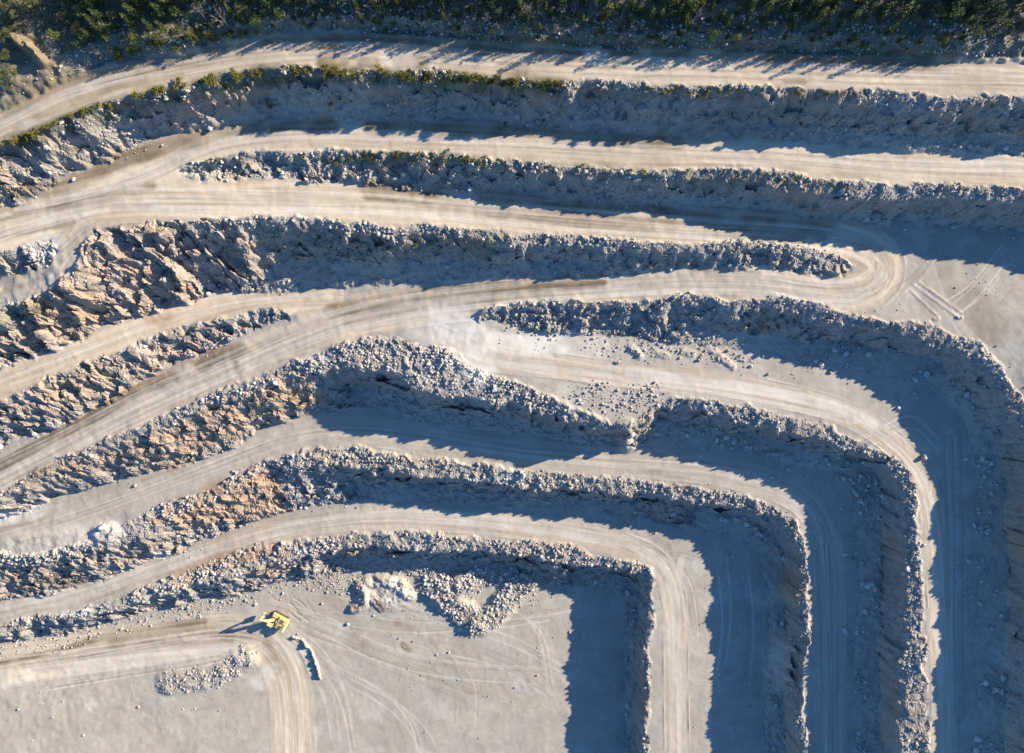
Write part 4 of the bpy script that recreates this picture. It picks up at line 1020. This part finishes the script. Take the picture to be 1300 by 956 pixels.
part('bucket_teeth', M_DARK, bk, teeth)
for y in (-.56, .56):
    part('boom_cylinder', M_DARK, EX, lambda bm: (cyl(bm, (2.7, y, 2.0), (3.7, y, 4.0), .17), cyl(bm, (3.7, y, 4.0), (4.4, y, 5.7), .1)))
part('stick_cylinder', M_DARK, EX, lambda bm: (cyl(bm, (4.0, 0, 6.95), (5.9, 0, 8.0), .16), cyl(bm, (5.9, 0, 8.0), (7.4, 0, 8.5), .09)))
part('bucket_cylinder', M_DARK, EX, lambda bm: (cyl(bm, (8.45, 0, 7.4), (8.65, 0, 5.6), .14), cyl(bm, (8.65, 0, 5.6), (8.6, 0, 4.2), .08)))

for o_ in EX.children:
    if o_.name.split('.')[0] in ('boom', 'stick', 'bucket', 'boom_cylinder', 'stick_cylinder', 'bucket_cylinder'):
        o_.scale.x = .72; o_.location.x = .34

# two rusty pipes on the pit floor
for (a, b, lb) in (((476, 760), (492, 772), 'upper of two long rusty pipes lying side by side on the pit floor'), ((473.5, 765), (489.5, 775), 'lower of two long rusty pipes lying side by side on the pit floor')):
    A = np.array(at(*a)); B = np.array(at(*b)); L_ = float(np.linalg.norm(B - A)); c = (A + B) / 2
    bm = bmesh.new(); n_ = 14
    for rr, fl_ in ((.2, 1), (.16, -1)):
        bmesh.ops.create_cone(bm, cap_ends=False, segments=n_, radius1=rr, radius2=rr, depth=L_)
    bm.verts.ensure_lookup_table()
    for e_ in (0, 1):
        o1 = [v for v in bm.verts if (v.co.z > 0) == bool(e_)]
        out_ = sorted([v for v in o1 if v.co.xy.length > .18], key=lambda v: math.atan2(v.co.y, v.co.x)); in_ = sorted([v for v in o1 if v.co.xy.length <= .18], key=lambda v: math.atan2(v.co.y, v.co.x))
        for i in range(n_): bm.faces.new((out_[i], out_[(i + 1) % n_], in_[(i + 1) % n_], in_[i]))
    me = bpy.data.meshes.new('pipe'); bm.to_mesh(me); bm.free(); me.materials.append(M_PIPE)
    o = link('pipe', me, None, (c[0], c[1], max(A[2], B[2], c[2]) + .18), (R(90), 0, math.atan2(B[1] - A[1], B[0] - A[0]) + R(90)))
    tag(o, lb, 'pipe')

# ------------------------------------------------------------------ light, sky, camera
SUN_EL, SUN_AZ = 22.0, 24.0       # azimuth counter-clockwise from +x
sl = bpy.data.lights.new('sun', 'SUN'); sl.energy = 5.0; sl.angle = R(.53); sl.color = (1.0, .895, .715)
so = bpy.data.objects.new('sun', sl); COL.objects.link(so)
dv = Vector((math.cos(R(SUN_EL)) * math.cos(R(SUN_AZ)), math.cos(R(SUN_EL)) * math.sin(R(SUN_AZ)), math.sin(R(SUN_EL))))
so.rotation_euler = dv.to_track_quat('Z', 'Y').to_euler()
wd = bpy.data.worlds.new('World'); S.world = wd; wd.use_nodes = True
nt = wd.node_tree; bg = nt.nodes['Background']
sky = nt.nodes.new('ShaderNodeTexSky'); sky.sky_type = 'NISHITA'; sky.sun_disc = False
sky.sun_elevation = R(SUN_EL); sky.sun_rotation = R(90 - SUN_AZ); sky.air_density = 1.0; sky.dust_density = .3; sky.ozone_density = 6.0
nt.links.new(mix(nt, 1.0, sky.outputs[0], (.71, .98, 1.16), 'MULTIPLY'), bg.inputs[0]); bg.inputs[1].default_value = .088
cd = bpy.data.cameras.new('camera'); co = bpy.data.objects.new('camera', cd); COL.objects.link(co)
co.location = (0, 0, CAMH); co.rotation_euler = (0, 0, 0)
cd.sensor_width = 36; cd.lens = 36 * F / 1300; cd.shift_y = -(478 - CY) / 1300; cd.clip_end = 6000
S.camera = co
S.view_settings.view_transform = 'Standard'; S.view_settings.look = 'None'; S.view_settings.gamma = 1; S.view_settings.exposure = 1.26
